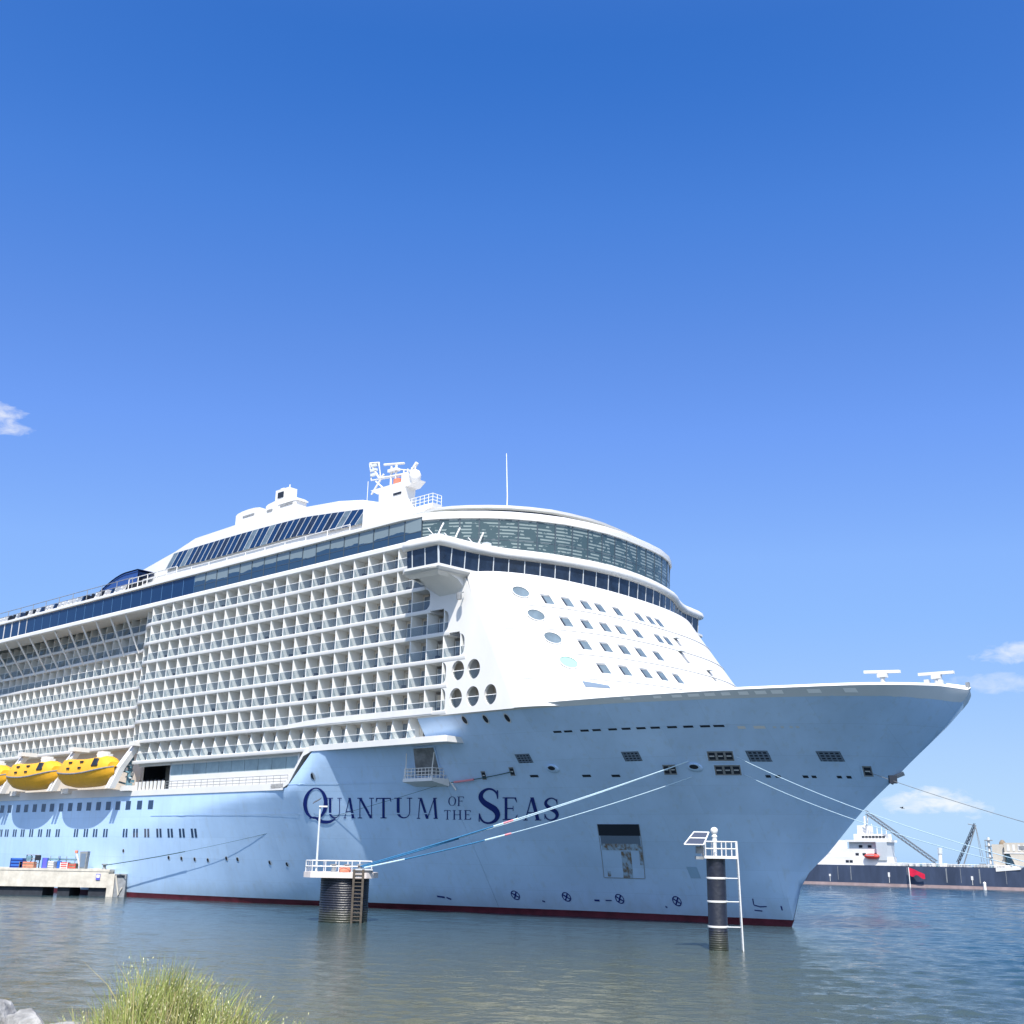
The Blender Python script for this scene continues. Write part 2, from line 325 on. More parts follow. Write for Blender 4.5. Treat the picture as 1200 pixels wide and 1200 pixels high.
# ------------------------------------------------------------------ water and bank
def water():
    import numpy as np
    m = bpy.data.materials.new('harbour water'); m.use_nodes = True; t = m.node_tree; b = t.nodes['Principled BSDF']
    g = t.nodes.new('ShaderNodeTexCoord')
    def noise(sc, det, sx, sy, rot=0):
        mp = t.nodes.new('ShaderNodeMapping'); mp.inputs['Scale'].default_value = (sx, sy, 1); mp.inputs['Rotation'].default_value = (0, 0, rot)
        n = t.nodes.new('ShaderNodeTexNoise'); n.inputs['Scale'].default_value = sc; n.inputs['Detail'].default_value = det; n.inputs['Roughness'].default_value = .55
        t.links.new(g.outputs['Object'], mp.inputs[0]); t.links.new(mp.outputs[0], n.inputs['Vector']); return n.outputs[0]
    def mth(op, x, y, z=None):
        n = t.nodes.new('ShaderNodeMath'); n.operation = op
        for i, k in enumerate((x, y, z)):
            if k is None: continue
            if isinstance(k, (int, float)): n.inputs[i].default_value = k
            else: t.links.new(k, n.inputs[i])
        return n.outputs[0]
    sx = t.nodes.new('ShaderNodeSeparateXYZ'); t.links.new(g.outputs['Object'], sx.inputs[0])
    # sheltered, silty water by the berth on the left; open blue channel on the right
    op = t.nodes.new('ShaderNodeMapRange'); t.links.new(mth('MULTIPLY_ADD', sx.outputs[1], -.12, sx.outputs[0]), op.inputs[0]); op.inputs[1].default_value = -3; op.inputs[2].default_value = 26
    h = mth('ADD', mth('MULTIPLY', noise(1.1, 4, 1, 1.7, .15), .5), mth('MULTIPLY', noise(3.6, 3, 1, 1.4, -.2), .13))
    bp = t.nodes.new('ShaderNodeBump'); bp.inputs['Strength'].default_value = 1; bp.inputs['Distance'].default_value = .32
    t.links.new(mth('MULTIPLY', h, mth('MULTIPLY_ADD', op.outputs[0], .7, .5)), bp.inputs['Height']); t.links.new(bp.outputs[0], b.inputs['Normal'])
    mx = t.nodes.new('ShaderNodeMixRGB'); fo = t.nodes.new('ShaderNodeMapRange'); t.links.new(sx.outputs[1], fo.inputs[0]); fo.inputs[1].default_value = 48; fo.inputs[2].default_value = 120; fo.inputs[4].default_value = .75
    t.links.new(mth('MAXIMUM', op.outputs[0], fo.outputs[0]), mx.inputs[0]); mx.inputs[1].default_value = (.088, .092, .058, 1); mx.inputs[2].default_value = (.010, .048, .078, 1)
    t.links.new(mx.outputs[0], b.inputs['Base Color'])
    b.inputs['Roughness'].default_value = .09; b.inputs['IOR'].default_value = 1.33; b.inputs['Specular IOR Level'].default_value = .31
    # wave relief on a fan of water in front of the bank, calm ground swell elsewhere
    rs = [17.0]
    while rs[-1] < 620: rs.append(rs[-1]*1.0046+.02)
    th = np.radians(np.linspace(-33, 33, 640)); rr = np.array(rs)
    X = rr[:, None]*np.sin(th)[None]; Y = rr[:, None]*np.cos(th)[None]; Z = np.zeros_like(X); rg = np.random.default_rng(5)
    step = (rr*.0046+.02)[:, None]
    patch = .65+.35*np.sin(X*.045+1.3*np.sin(Y*.021))*np.sin(Y*.033+.8)
    open_ = np.clip((X-.12*Y+6)/28, 0, 1)
    for L in (9, 6.5, 4.6, 3.4, 2.6, 2.0, 1.55, 1.2, .95, .75, .6, .48):
        for k in range(3):
            a = rg.normal(1.45, .42); ph = rg.uniform(0, 6.28); kx, ky = math.cos(a)*2*math.pi/L, math.sin(a)*2*math.pi/L
            amp = .0052*L*(2.3 if L < 1.7 else 1.6 if L < 2.3 else .8 if L < 5 else .25)
            Z += amp*np.clip(L/(2.6*step)-.55, 0, 1)*np.sin(kx*X+ky*Y+ph+.6*np.sin(X*.11+ph)+.5*np.sin(Y*.09+2*ph))
    Z *= patch*(.55+.75*open_)
    n0, n1 = X.shape
    V = np.stack([X, Y, Z], -1).reshape(-1, 3)
    idx = np.arange(n0*n1).reshape(n0, n1)
    F = np.stack([idx[:-1, :-1], idx[:-1, 1:], idx[1:, 1:], idx[1:, :-1]], -1).reshape(-1, 4)
    V = np.concatenate([V, [(-12000, -9000, -.3), (12000, -9000, -.3), (12000, 14000, -.3), (-12000, 14000, -.3)]]); q = n0*n1
    F = np.concatenate([F, [[q, q+1, q+2, q+3]]])
    me = bpy.data.meshes.new('water'); me.vertices.add(len(V)); me.vertices.foreach_set('co', V.ravel().astype(np.float32))
    me.loops.add(F.size); me.loops.foreach_set('vertex_index', F.ravel().astype(np.int32)); me.polygons.add(len(F)); me.polygons.foreach_set('loop_start', np.arange(0, F.size, 4, dtype=np.int32))
    me.update(calc_edges=True); me.validate(); me.materials.append(m); me.polygons.foreach_set('use_smooth', [True]*len(me.polygons))
    o = bpy.data.objects.new('water', me); C.collection.objects.link(o)
    tag(o, 'rippled blue grey harbour water around the moored ship', 'water', kind='structure')
water()
s = MB(); rows = []
for i in range(41):
    x = (-60+3*i) if 0 < i < 40 else (-900 if i == 0 else 900); rows.append([(x, y, z+random.uniform(-.05, .05)) for y, z in [(-900, 5.0), (-300, 4.6), (-40, 4.2), (-10, 4.3), (0, 4.35), (6, 4.38), (8, 4.35), (9.3, 4.1), (11, 3.0), (13.5, 1.4), (17, -1.2)]])
s.grid(rows, soil); tag(s.build('ground', smooth=60), 'grassy stone bank sloping down to the water', 'ground', kind='structure')

# ------------------------------------------------------------------ cruise ship hull
wl = pchip([-30, 0, 5, 10, 20, 35, 48, 65, 88, 105, 180, 205], [0, 0, .5, 1.2, 3.0, 6.9, 10.7, 15.6, 19.5, 20.6, 20.6, 20.0])
TT = pchip([-19.6, -18.95, -18.3, -17.4, -16, -10, 0, 10, 20, 26, 40, 180, 205], [0, 2.1, 4.1, 6.3, 8.9, 13.1, 16.9, 19.45, 20.72, 20.74, 20.74, 20.74, 20.4])
stz = pchip([-19.6, -19.2, -12.2, -8.3, -4.4, -1.5, 0, 400], [21.7, 21.0, 14.2, 10.9, 6.9, 4.1, 0, 0])
ef = pchip([-20, -10, 0, 20, 35, 50, 70, 100], [.8, 1.0, 1.25, 1.2, 1.0, .8, .8, .8])
zt = pchip([-19.6, -18.3, -16, 0, 18, 30, 400], [21.72, 21.76, 21.52, 21.2, 20.9, 20.6, 20.6])
def ustem(z): return interp(z, [0, 4.1, 6.9, 10.9, 14.2, 21.0, 21.7], [0, -1.5, -4.4, -8.3, -12.2, -19.2, -19.6])
def hb(u, z):
    if -13 < u < 9:      # ease the shoulder behind the raked stem
        w = min(4.5, max(0, (u-ustem(z))*.8), max(0, 9-u), max(0, u+13))
        if w > .05: return sum(k*hb0(u+d*w, z) for d, k in ((-1, .12), (-.5, .23), (0, .3), (.5, .23), (1, .12)))
    return hb0(u, z)
def hb0(u, z):
    z0 = stz(u) if u < 0 else 0
    top = zt(u) if u < 40 else interp(u, [40, 46, 52, 70, 90], [20.6, 18.6, 13.5, 11.5, 8])
    sv = (z-z0)/max(top-z0, 1e-3)
    if sv <= 0: return 0 if u < 0 else wl(u)
    sv = min(sv, 1); w = wl(u)
    return w+(TT(u)-w)*sv**ef(u)
SHIP = empty('cruise_ship', SHIP_O, SHIP_ROT)
tag(SHIP, 'huge white and pale blue cruise ship moored with its bow to the right', 'cruise ship')
def btop(u):
    return interp(u, [-30, 32.49, 32.51, 49.6, 54, 400], [20.42, 20.22, 17.7, 17.6, 13.45, 13.3])
US = lin(-19.6, -18, 8)[:-1]+lin(-18, -.3, 19)[:-1]+lin(-.3, 32.49, 29)
US2 = lin(32.51, 49.6, 16)[:-1]+lin(49.6, 54, 7)[:-1]+lin(54, 205, 60)
s = MB()
BOOT = .62
for sg in (1, -1):
    for L in (US, US2):
        rows = []
        for u in L:
            z0 = max(BOOT, stz(u) if u < 0 else 0); z1 = max(btop(u), z0+.001)
            rows.append([(u, sg*hb(u, z0+(z1-z0)*j/22), z0+(z1-z0)*j/22) for j in range(23)])
        s.grid(rows, blue)
s.face([(205, v, z) for v, z in [(-20, -2), (20, -2), (20.4, 13.3), (-20.4, 13.3)]], blue)
s.face([(32.5, 12, 17.7), (32.5, hb(32.5, 17.7), 17.7), (32.5, hb(32.5, 20.2), 20.2), (32.5, 12, 20.2)], blue)
hull = s.build('hull', SHIP, smooth=30)
s = MB()
for sg in (1, -1):
    rows = []
    for u in lin(-.45, 30, 26)[:-1]+lin(30, 205, 50):
        z0 = -1.6 if u >= 0 else stz(u)
        rows.append([(u, sg*(hb(u, max(z0+(BOOT-z0)*j/4, 0))+.002), z0+(BOOT-z0)*j/4) for j in range(5)])
    s.grid(rows, red)
s.build('boot_top', SHIP, smooth=30)
# bulwark with freeing ports, rounded cap rail, foredeck
def px2u(x): return interp(x, [700, 750, 800, 850, 900, 950, 1000, 1050], [9.2, 4.9, .77, -3.1, -6.6, -10.2, -13.3, -16.2])
holes = sorted([(px2u(b), px2u(a)) for a, b in [(640, 650), (676, 690), (730, 738), (764, 773), (785, 796), (803, 816), (822, 834), (841, 851), (861, 873), (881, 894), (900, 913), (940, 955), (983, 998)]])
us = set(lin(-19.6, -18, 8)+lin(-18, 32.4, 40))
for a, b in holes: us |= {a, b}
us = sorted(us)
s = MB()
for sg in (1, -1):
    rows = []
    for u in us:
        z1 = max(zt(u)-.3, stz(u)); z0 = max(btop(u)-.03, stz(u)); rows.append([(u, sg*(hb(u, z0+(z1-z0)*f)+.004), z0+(z1-z0)*f) for f in (0, .3, .7, 1)])
    def sk(i, j):
        m = (us[i]+us[i+1])/2
        return False
    s.grid(rows, bulwm, skip=sk)
s.build('bulwark', SHIP, smooth=30)
s = MB()
for sg in (1, -1):
    rows = []
    for u in us:
        zb = max(zt(u)-.3, stz(u)); y = hb(u, zb); y2 = max(min(y-.75, hb(u, zb-.4)-.15), 0); hh = min(1, (zt(u)-zb)/.3+.04)*.6
        rows.append([(u, sg*y, zb), (u-.02, sg*(y+.05*hh), zb+.06*hh), (u, sg*max(y-.08*hh, 0), zb+.30*hh), (u, sg*max(y-.22, 0), zb+.48*hh), (u, sg*max(y-.5, 0), zb+.52*hh), (u, sg*y2, zb+.40*hh), (u, sg*max(y2-.05, 0), zb-.35 if u > -18 else zb-.02)])
    s.grid(rows, white)
s.build('cap_rail', SHIP, smooth=50)
for a, b in holes:
    if a < 8:
        s = MB(); s.grid([[(u, hb(u, z)+.03, z) for z in (20.4+(zt(u)-20.7)*.28, 20.4+(zt(u)-20.7)*.75)] for u in lin(a, b, 4)], freem); s.build('freeing_port', SHIP)  # flat white patches paint the sunlit inside of each port
s = MB(); s.grid([[(u, v*max(hb(u, 19.85)-.12, 0), 19.85) for v in (-1, -.5, 0, .5, 1)] for u in lin(-17.6, 32, 30)], deckm); s.build('foredeck', SHIP)

# ---- things set in the hull
def hpatch(name, u0, u1, z0, z1, m, off=.03, nu=3, nz=3, lean=0, frame=None, fw=.12):
    s = MB()
    def P(u, z, o): uu = u-lean*(z-z0); return (uu, hb(uu, z)+o, z)
    if frame:
        s.grid([[P(u, z, off) for z in lin(z0-fw, z1+fw, nz)] for u in lin(u0-fw, u1+fw, nu)], frame)
    s.grid([[P(u, z, off+(.03 if frame else 0)) for z in lin(z0, z1, nz)] for u in lin(u0, u1, nu)], m)
    return s.build(name, SHIP)
def disc(name, u, z, r, m, off=.04, n=14, rim=None, rz=1):
    s = MB()
    if rim: s.face([(u+1.35*r*math.cos(a), hb(u, z+1.35*r*rz*math.sin(a))+off-.02, z+1.35*r*rz*math.sin(a)) for a in lin(0, 2*math.pi*(1-1/n), n)], rim)
    s.face([(u+r*math.cos(a), hb(u+r*math.cos(a), z+r*rz*math.sin(a))+off, z+r*rz*math.sin(a)) for a in lin(0, 2*math.pi*(1-1/n), n)], m)
    return s.build(name, SHIP)
row1 = [129.5, 126.9, 124.3, 121.4, 118.8, 116.0, 113.2, 110.6, 107.8, 105.1, 102.4, 99.7, 97.0, 94.3, 91.7, 89.0, 86.1, 83.3]
row2 = [129, 126.2, 124.1, 121.4, 118.8, 116.0, 113.2, 110.6, 107.8, 102.4, 99.6, 97.0, 94.2, 89.0, 86.4, 83.7, 80.9, 78.4, 75.9, 73.4]
for u in row1:
    hpatch('hull_window', u-.62, u+.62, 11.4, 12.55, hullglass, .035, frame=None)
for u in row2:
    for d in (-.36, .36): hpatch('hull_window', u+d-.22, u+d+.22, 7.75, 8.85, hullglass, .035)
for i, u in enumerate([15.4, 14.2, 12.4, 11.1, 9.4, 8.0, 6.5, 5.1, 3.5, 2.0, .5, -.7]):
    hpatch('deck_slot', u-.45, u+.45, 18.0, 18.17, dark, .03)
for a, b in [(-2.85, -2.2), (-4.45, -3.5)]: hpatch('deck_slot', a, b, 17.82, 18.05, white, .03)
for a in (-5.2, -5.8, -6.5, -7.0): hpatch('deck_slot', a-.12, a+.12, 17.85, 18.0, greyw, .03)
def louver(u0, u1, z0, z1):
    s = MB(); k = .05
    def P(u, z, o): uu = u-k*(z-z0); return (uu, hb(uu, z)+o, z)
    s.grid([[P(u, z, .02) for z in lin(z0, z1, 3)] for u in lin(u0, u1, 4)], dark)
    for i in range(5):
        u = u0+(u1-u0)*(i+.05)/4.6
        s.grid([[P(uu, z, .06) for z in lin(z0, z1, 3)] for uu in (u, u+.13)], grate)
    for z in lin(z0+.08, z1-.12, 4):
        s.grid([[P(uu, zz, .05) for zz in (z, z+.1)] for uu in lin(u0, u1, 4)], grate)
    s.build('louver_panel', SHIP)
for u0, u1, z0, z1 in [(20.2, 22.0, 15.4, 16.25), (8.1, 9.9, 15.25, 16.1), (-3.5, -1.7, 15.05, 15.98), (-9.0, -7.2, 15.1, 15.95)]: louver(u0, u1, z0, z1)
def bitts(u0, u1, z0, z1, n, lean=.3):
    s = MB()
    def P(u, z, o): uu = u-lean*(z-z0); return (uu, hb(uu, z)+o, z)
    s.grid([[P(u, z, .03) for z in lin(z0-.05, z1+.05, 3)] for u in lin(u0-.06, u1+.06, 4)], greyst)
    w = (u1-u0)/n
    for i in range(n):
        a = u0+w*(i+.14); b = u0+w*(i+.86)
        s.grid([[P(u, z, .06) for z in lin(z0+.12, z1-.12, 3)] for u in (a, b)], dark)
        s.grid([[P(u, z, .10) for z in ((z0+z1)/2-.05, (z0+z1)/2+.05)] for u in (a+.06, b-.06)], steel)
    for a, b, c, d in [(u0-.12, u1+.12, z1, z1+.1), (u0-.12, u1+.12, z0-.1, z0), (u0-.12, u0, z0, z1), (u1, u1+.12, z0, z1)]:
        s.grid([[P(u, z, .08) for z in lin(c, d, 2)] for u in lin(a, b, 4)], blue)
    s.build('mooring_port', SHIP)
bitts(-.5, 1.75, 15.1, 15.95, 3); bitts(-.5, 1.75, 13.85, 14.75, 3); bitts(5.3, 6.6, 13.95, 14.85, 2); bitts(-10.4, -9.75, 13.85, 14.75, 1)
bitts(26.95, 27.5, 13.9, 14.75, 1); bitts(23.2, 23.8, 14.2, 15.05, 1)
for u0, u1 in [(20.5, 21.5), (14.45, 15.4), (11.3, 12.2), (-2.75, -2.35), (-3.5, -3.1), (-5.6, -5.2), (-6.2, -5.85), (-8.1, -7.75), (-8.8, -8.45)]:
    hpatch('drain_slot', u0, u1, 13.66+.03*max(u0, 0)*.6, 13.8+.03*max(u0, 0)*.6+.08, dark, .03)
for u, z in [(3.3, 14.55), (18.3, 14.75)]:
    s = MB()
    n = 16; ring = lambda ru, rz, o, dz=0: [(u+ru*math.cos(a), hb(u+ru*math.cos(a), z+dz+rz*math.sin(a))+o, z+dz+rz*math.sin(a)) for a in lin(0, 2*math.pi*(1-1/n), n)]
    s.grid([ring(.72, .40, .0), ring(.66, .35, .2), ring(.42, .2, .22, .06)], blue, closed=True); s.face(ring(.42, .2, .2, .06), dark)
    s.build('hawse_lip', SHIP, smooth=50)
for u, z in [(25.9, 19.68), (23.1, 19.62), (20.3, 19.56), (49.7, 14.65)]:
    disc('mooring_hole', u, z, .27, dark, .06, rim=greyw, rz=1.3)
for u, z in [(79.1, 5.2), (76.5, 5.13), (73.9, 5.06), (71.4, 5.0), (67.9, 5.25), (65.9, 5.18), (60.5, 4.87), (57.8, 4.72), (89.3, 5.95), (98.8, 4.6)]:
    disc('porthole', u, z, .22, dark, .05, rim=greyw)
# thruster marks: ring with a cross, painted
for u, z in [(29.9, 2.0), (24.0, 2.0), (17.9, 2.0), (11.5, 1.98)]:
    s = MB(); n = 20; r = .5
    rr = lambda q: [(u+q*math.cos(a), hb(u+q*math.cos(a), z+q*math.sin(a))+.05, z+q*math.sin(a)) for a in lin(0, 2*math.pi*(1-1/n), n)]
    s.grid([rr(.5), rr(.4)], navy, closed=True)
    for a in (.6, .6+math.pi/2):
        dx, dz = math.cos(a), math.sin(a); px, pz = -dz*.07, dx*.07
        s.face([(u+p*dx*.42+q*px, hb(u+p*dx*.42+q*px, z+p*dz*.42+q*pz)+.055, z+p*dz*.42+q*pz) for p, q in [(-1, -1), (1, -1), (1, 1), (-1, 1)]], navy)
    s.build('thruster_mark', SHIP)
# bulb symbol and draught ticks near the stem
def st2(p, w, off=.05):
    s = MB()
    for (a, b), (c, d) in zip(p[:-1], p[1:]):
        L = math.hypot(c-a, d-b); nx, nz = -(d-b)/L*w, (c-a)/L*w
        s.face([(x, hb(x, z)+off, z) for x, z in [(a-nx, b-nz), (c-nx, d-nz), (c+nx, d+nz), (a+nx, b+nz)]], navy)
    s.build('draught_mark', SHIP)
for p_, w_ in [([(3.2, 2.5), (3.3, 1.9), (2.7, 1.75), (2.0, 1.8)], .05), ([(3.4, 1.4), (2.6, 1.35)], .05), ([(.5, 1.9), (.5, 1.5)], .07), ([(39.5, 1.6), (38.6, 1.5)], .09), ([(38.4, 1.5), (37.9, 1.3)], .09),
               ([(20.9, 1.75), (20.3, 1.75)], .09), ([(19.6, 1.78), (18.9, 1.8)], .06), ([(27, 1.5), (26.7, 1.4)], .08), ([(13.0, 1.4), (12.8, 1.3)], .08)]: st2(p_, w_)

# shell door with dark opening, weathered sill and streaks
s = MB(); k = .42
def DP(fu, fz, o):
    z = 4.15+(9.44-4.15)*fz; u = 18.68+(16.57-18.68)*fz+fu*-4.58; return (u, hb(u, z)+o, z)
for (a, b, c, d, m, o) in [(0, 1, 0, 1, blue, .03), (0, 1, .79, 1, dark, .05), (0.02, .98, .60, .79, grate, .045), (.03, .97, .52, .61, stain, .06), (.45, .62, .5, .66, greyst, .07), (.92, 1, .25, .6, stain, .06), (.08, .24, .12, .36, greyst, .06), (.94, .99, .0, .22, greyst, .06), (.10, .18, .02, .12, stain, .06), (.48, .72, .0, .5, stain, .045), (.05, .92, .60, .64, stain, .05)]:
    if m == greyst: continue
    s.grid([[DP(p, q, o) for q in lin(c, d, 5)] for p in lin(a, b, 4)], m)
for a, b, c, d in [(-.012, .0, 0, 1), (1, 1.012, 0, 1), (0, 1, -.012, 0)]:
    s.grid([[DP(p, q, .06) for q in lin(c, d, 5)] for p in lin(a, b, 3)], greyst)
s.build('shell_door', SHIP)
hpatch('repaint_patch', 7.9, 9.0, 4.3, 5.4, mat('repainted grey green', (.27, .42, .58), .5, .3), .03)
# sheer line along the hull
s = MB()
for (a, b, z) in [(36, 83, 10.55), (39, 55, 13.85)]:
    s.grid([[(u, hb(u, zz)+.05, zz) for zz in (z-.07, z, z+.05)] for u in lin(a, b, 20)], blue)
s.grid([[(u, 20.72, z) for z in (10.25, 10.4, 10.5)] for u in lin(83, 205, 10)], blue)
s.build('rubbing_strake', SHIP)

# ---- ship's name
TH, TN = .118, .036
def glyph(ch, asp):
    q = []
    def rect(x0, y0, x1, y1): q.append([(x0, y0), (x1, y0), (x1, y1), (x0, y1)])
    def stem(x, w, y0=0, y1=1, ser='bt'):
        rect(x-w/2, y0, x+w/2, y1); e = .09
        if 'b' in ser: rect(x-w/2-e, y0, x+w/2+e, y0+.04)
        if 't' in ser: rect(x-w/2-e, y1-.04, x+w/2+e, y1)
    def diag(x0, y0, x1, y1, w): q.append([(x0-w/2, y0), (x0+w/2, y0), (x1+w/2, y1), (x1-w/2, y1)])
    def path(p):
        pp = []
        for i in range(len(p)-1):
            a, b, c, d = p[max(i-1, 0)], p[i], p[i+1], p[min(i+2, len(p)-1)]
            for k in range(4):
                t = k/4; pp.append(tuple(.5*(2*b[m]+(c[m]-a[m])*t+(2*a[m]-5*b[m]+4*c[m]-d[m])*t*t+(3*b[m]-a[m]-3*c[m]+d[m])*t**3) for m in range(3)))
        p = pp+[p[-1]]; n = len(p); pr = []
        for i, (x, y, w) in enumerate(p):
            a = p[max(i-1, 0)]; b = p[min(i+1, n-1)]; dx, dy = b[0]-a[0], b[1]-a[1]; L = math.hypot(dx, dy)
            pr.append(((x-dy/L*w/2, y+dx/L*w/2), (x+dy/L*w/2, y-dx/L*w/2)))
        for i in range(n-1): q.append([pr[i][0], pr[i][1], pr[i+1][1], pr[i+1][0]])
    A = asp
    if ch in 'OQ':
        y0, y1 = (0, 1) if ch == 'O' else (.08, 1)
        n = 56; c = (y0+y1)/2; ry = (y1-y0)/2
        for i in range(n):
            t = [2*math.pi*i/n, 2*math.pi*(i+1)/n]
            o = [(A/2+A/2*math.cos(a), c+ry*math.sin(a)) for a in t]; k = [(A/2+(A/2-TH*.95)*math.cos(a), c+(ry-.035)*math.sin(a)) for a in t]
            q.append([o[0], o[1], k[1], k[0]])
        if ch == 'Q': path([(A*.28, .1, .03), (A*.5, .12, .06), (A*.78, -.0, .1), (A*1.08, .0, .08), (A*1.3, .09, .02)])
    elif ch == 'U':
        stem(.16*A, TH, .3, 1, 't'); stem(.87*A, TN, .3, 1, 't')
        pts = []
        for i in range(11):
            a = math.pi+math.pi*i/10; pts.append((.515*A+.355*A*math.cos(a), .3+.275*math.sin(a), TH+(TN-TH)*min(1, i/7)))
        path(pts)
    elif ch == 'A':
        diag(.1*A, 0, .47*A, 1, TN); diag(.82*A, 0, .49*A, 1, TH); rect(.26*A, .32, .7*A, .36)
        rect(0, 0, .24*A, .035); rect(.64*A, 0, A, .035)
    elif ch == 'N':
        stem(.17*A, TN); stem(.85*A, TN, 0, 1, 't'); diag(.83*A, 0, .17*A, 1, TH); rect(.02*A, .96, .2*A, 1)
    elif ch == 'T':
        stem(.5*A, TH, 0, 1, 'b'); rect(.02*A, .95, .98*A, 1); q.append([(0, .8), (.03*A, .8), (.1*A, .96), (.02*A, .96)]); q.append([(A, .8), (.97*A, .8), (.9*A, .96), (.98*A, .96)])
    elif ch == 'M':
        diag(.07*A, 0, .16*A, 1, TN); rect(0, 0, .16*A, .04); rect(.05*A, .96, .2*A, 1)
        diag(.5*A, 0, .18*A, 1, TH); diag(.5*A, 0, .84*A, 1, TN); diag(.92*A, 0, .84*A, 1, TH); rect(.8*A, 0, A, .04); rect(.8*A, .96, .96*A, 1)
    elif ch in 'FE':
        stem(.25*A, TH); rect(.2*A, .95, .92*A, 1); q.append([(.94*A, .78), (.97*A, .78), (.92*A, .96), (.8*A, .96)])
        rect(.25*A, .49, .7*A, .54); rect(.69*A, .4, .73*A, .63)
        if ch == 'E': rect(.2*A, 0, .95*A, .05); q.append([(.97*A, .24), (1.0*A, .24), (.94*A, .04), (.8*A, .04)])
    elif ch == 'H':
        stem(.2*A, TH); stem(.8*A, TH); rect(.2*A, .49, .8*A, .54)
    elif ch == 'S':
        path([(.86*A, .72, .02), (.82*A, .86, .05), (.62*A, .955, .05), (.40*A, .95, .06), (.20*A, .86, .10), (.14*A, .73, .13), (.28*A, .60, .15), (.52*A, .50, .165), (.76*A, .40, .165), (.87*A, .26, .14), (.80*A, .12, .1), (.58*A, .04, .06), (.34*A, .045, .05), (.16*A, .14, .05), (.09*A, .29, .02)])
        rect(.85*A, .70, .9*A, .93); rect(.06*A, .07, .1*A, .3)
    return q
NAME = [('Q', (52.78, 9.61), (49.63, 9.62), (51.2, 13.41), (48.3, 13.4)), ('U', (49.49, 10.0), (47.85, 10.01), (48.68, 12.27), (47.06, 12.27)),
 ('A', (47.6, 10.01), (46.15, 10.02), (46.81, 12.27), (45.29, 12.26)), ('N', (45.94, 10.02), (43.68, 10.02), (45.06, 12.26), (42.79, 12.25)),
 ('T', (43.46, 10.02), (41.5, 10.03), (42.57, 12.24), (40.6, 12.23)), ('U', (40.97, 10.03), (38.88, 10.03), (40.06, 12.23), (37.85, 12.21)),
 ('M', (38.23, 9.99), (35.49, 9.98), (37.16, 12.2), (34.36, 12.17)), ('O', (33.41, 11.32), (32.43, 11.31), (32.89, 12.29), (31.9, 12.28)),
 ('F', (32.32, 11.31), (31.4, 11.3), (31.79, 12.27), (30.86, 12.26)), ('T', (34.71, 9.89), (33.88, 9.89), (34.2, 10.88), (33.37, 10.87)),
 ('H', (33.67, 9.89), (32.42, 9.89), (33.15, 10.87), (31.91, 10.87)), ('E', (32.21, 9.89), (31.3, 9.89), (31.69, 10.87), (30.78, 10.86)),
 ('S', (30.77, 9.41), (27.98, 9.42), (28.67, 13.15), (25.82, 13.1)), ('E', (27.53, 9.85), (25.7, 9.85), (26.21, 12.13), (24.37, 12.11)),
 ('A', (25.02, 9.81), (22.92, 9.81), (23.66, 12.11), (21.56, 12.09)), ('S', (22.65, 9.77), (20.81, 9.77), (21.26, 12.08), (19.41, 12.06))]
for ch, bl, br, tl, tr in NAME:
    # on the picture's scale a letter's width over height, for stroke weight
    asp = {'Q': .7, 'U': .66, 'A': .6, 'N': .8, 'T': .75, 'M': 1.0, 'O': .8, 'F': .75, 'H': .95, 'E': .68, 'S': .63}[ch]
    s = MB()
    def LP(p, k):
        a, b = p[0]/asp, p[1]
        u = (bl[0]*(1-a)+br[0]*a)*(1-b)+(tl[0]*(1-a)+tr[0]*a)*b; z = (bl[1]*(1-a)+br[1]*a)*(1-b)+(tl[1]*(1-a)+tr[1]*a)*b
        return (u, hb(u, z)+.045+.0006*k, z)
    for k, poly in enumerate(glyph(ch, asp)): s.face([LP(p, k) for p in poly], navy)
    s.build('letter', SHIP)

# ------------------------------------------------------------------ superstructure side
ZS = {'A': 37.4, 'B': 34.6, 'C': 31.85, 'D': 29.05, 'E': 26.2, 'F': 23.4, 'G': 20.6, 'H': 17.75}
def fv(u):   # facade line: forward block stands out, then steps in above the lifeboats
    t = min(max((u-88.8)/7, 0), 1); t = t*t*(3-2*t)
    return 20.7-2.9*t-1.6*min(max((u-97)/47, 0), 1)
def usj(z): return 18.6+(z-20.8)*.5
def ucf(z): return 6.3+(z-20.8)*.81
def fwall(v, z):
    r = min(abs(v)/20.7, 1); return ucf(z)+(usj(z)-ucf(z))*(1-(1-r**2.2)**(1/2.2))
ends = {'A': 34, 'B': 32, 'C': 31, 'D': 28, 'E': 25.5, 'F': 28.1, 'G': 28.1, 'H': 32.6}
s = MB()
for sg in (1, -1):
    s.grid([[(u, sg*(fv(u)-1.75), z) for z in (17.6, 43.2)] for u in lin(33, 89, 24)], cream)
    s.grid([[(u, sg*(fv(u)-1.75), z) for z in (13.3, 17.6, 43.2)] for u in lin(89, 190, 40)], cream)
s.face([(33, -19, 17.6), (33, 19, 17.6), (33, 19, 43), (33, -19, 43)], cream); s.face([(190, -14.5, 13.3), (190, 14.5, 13.3), (190, 14.5, 43), (190, -14.5, 43)], white)
s.build('inner_wall', SHIP)
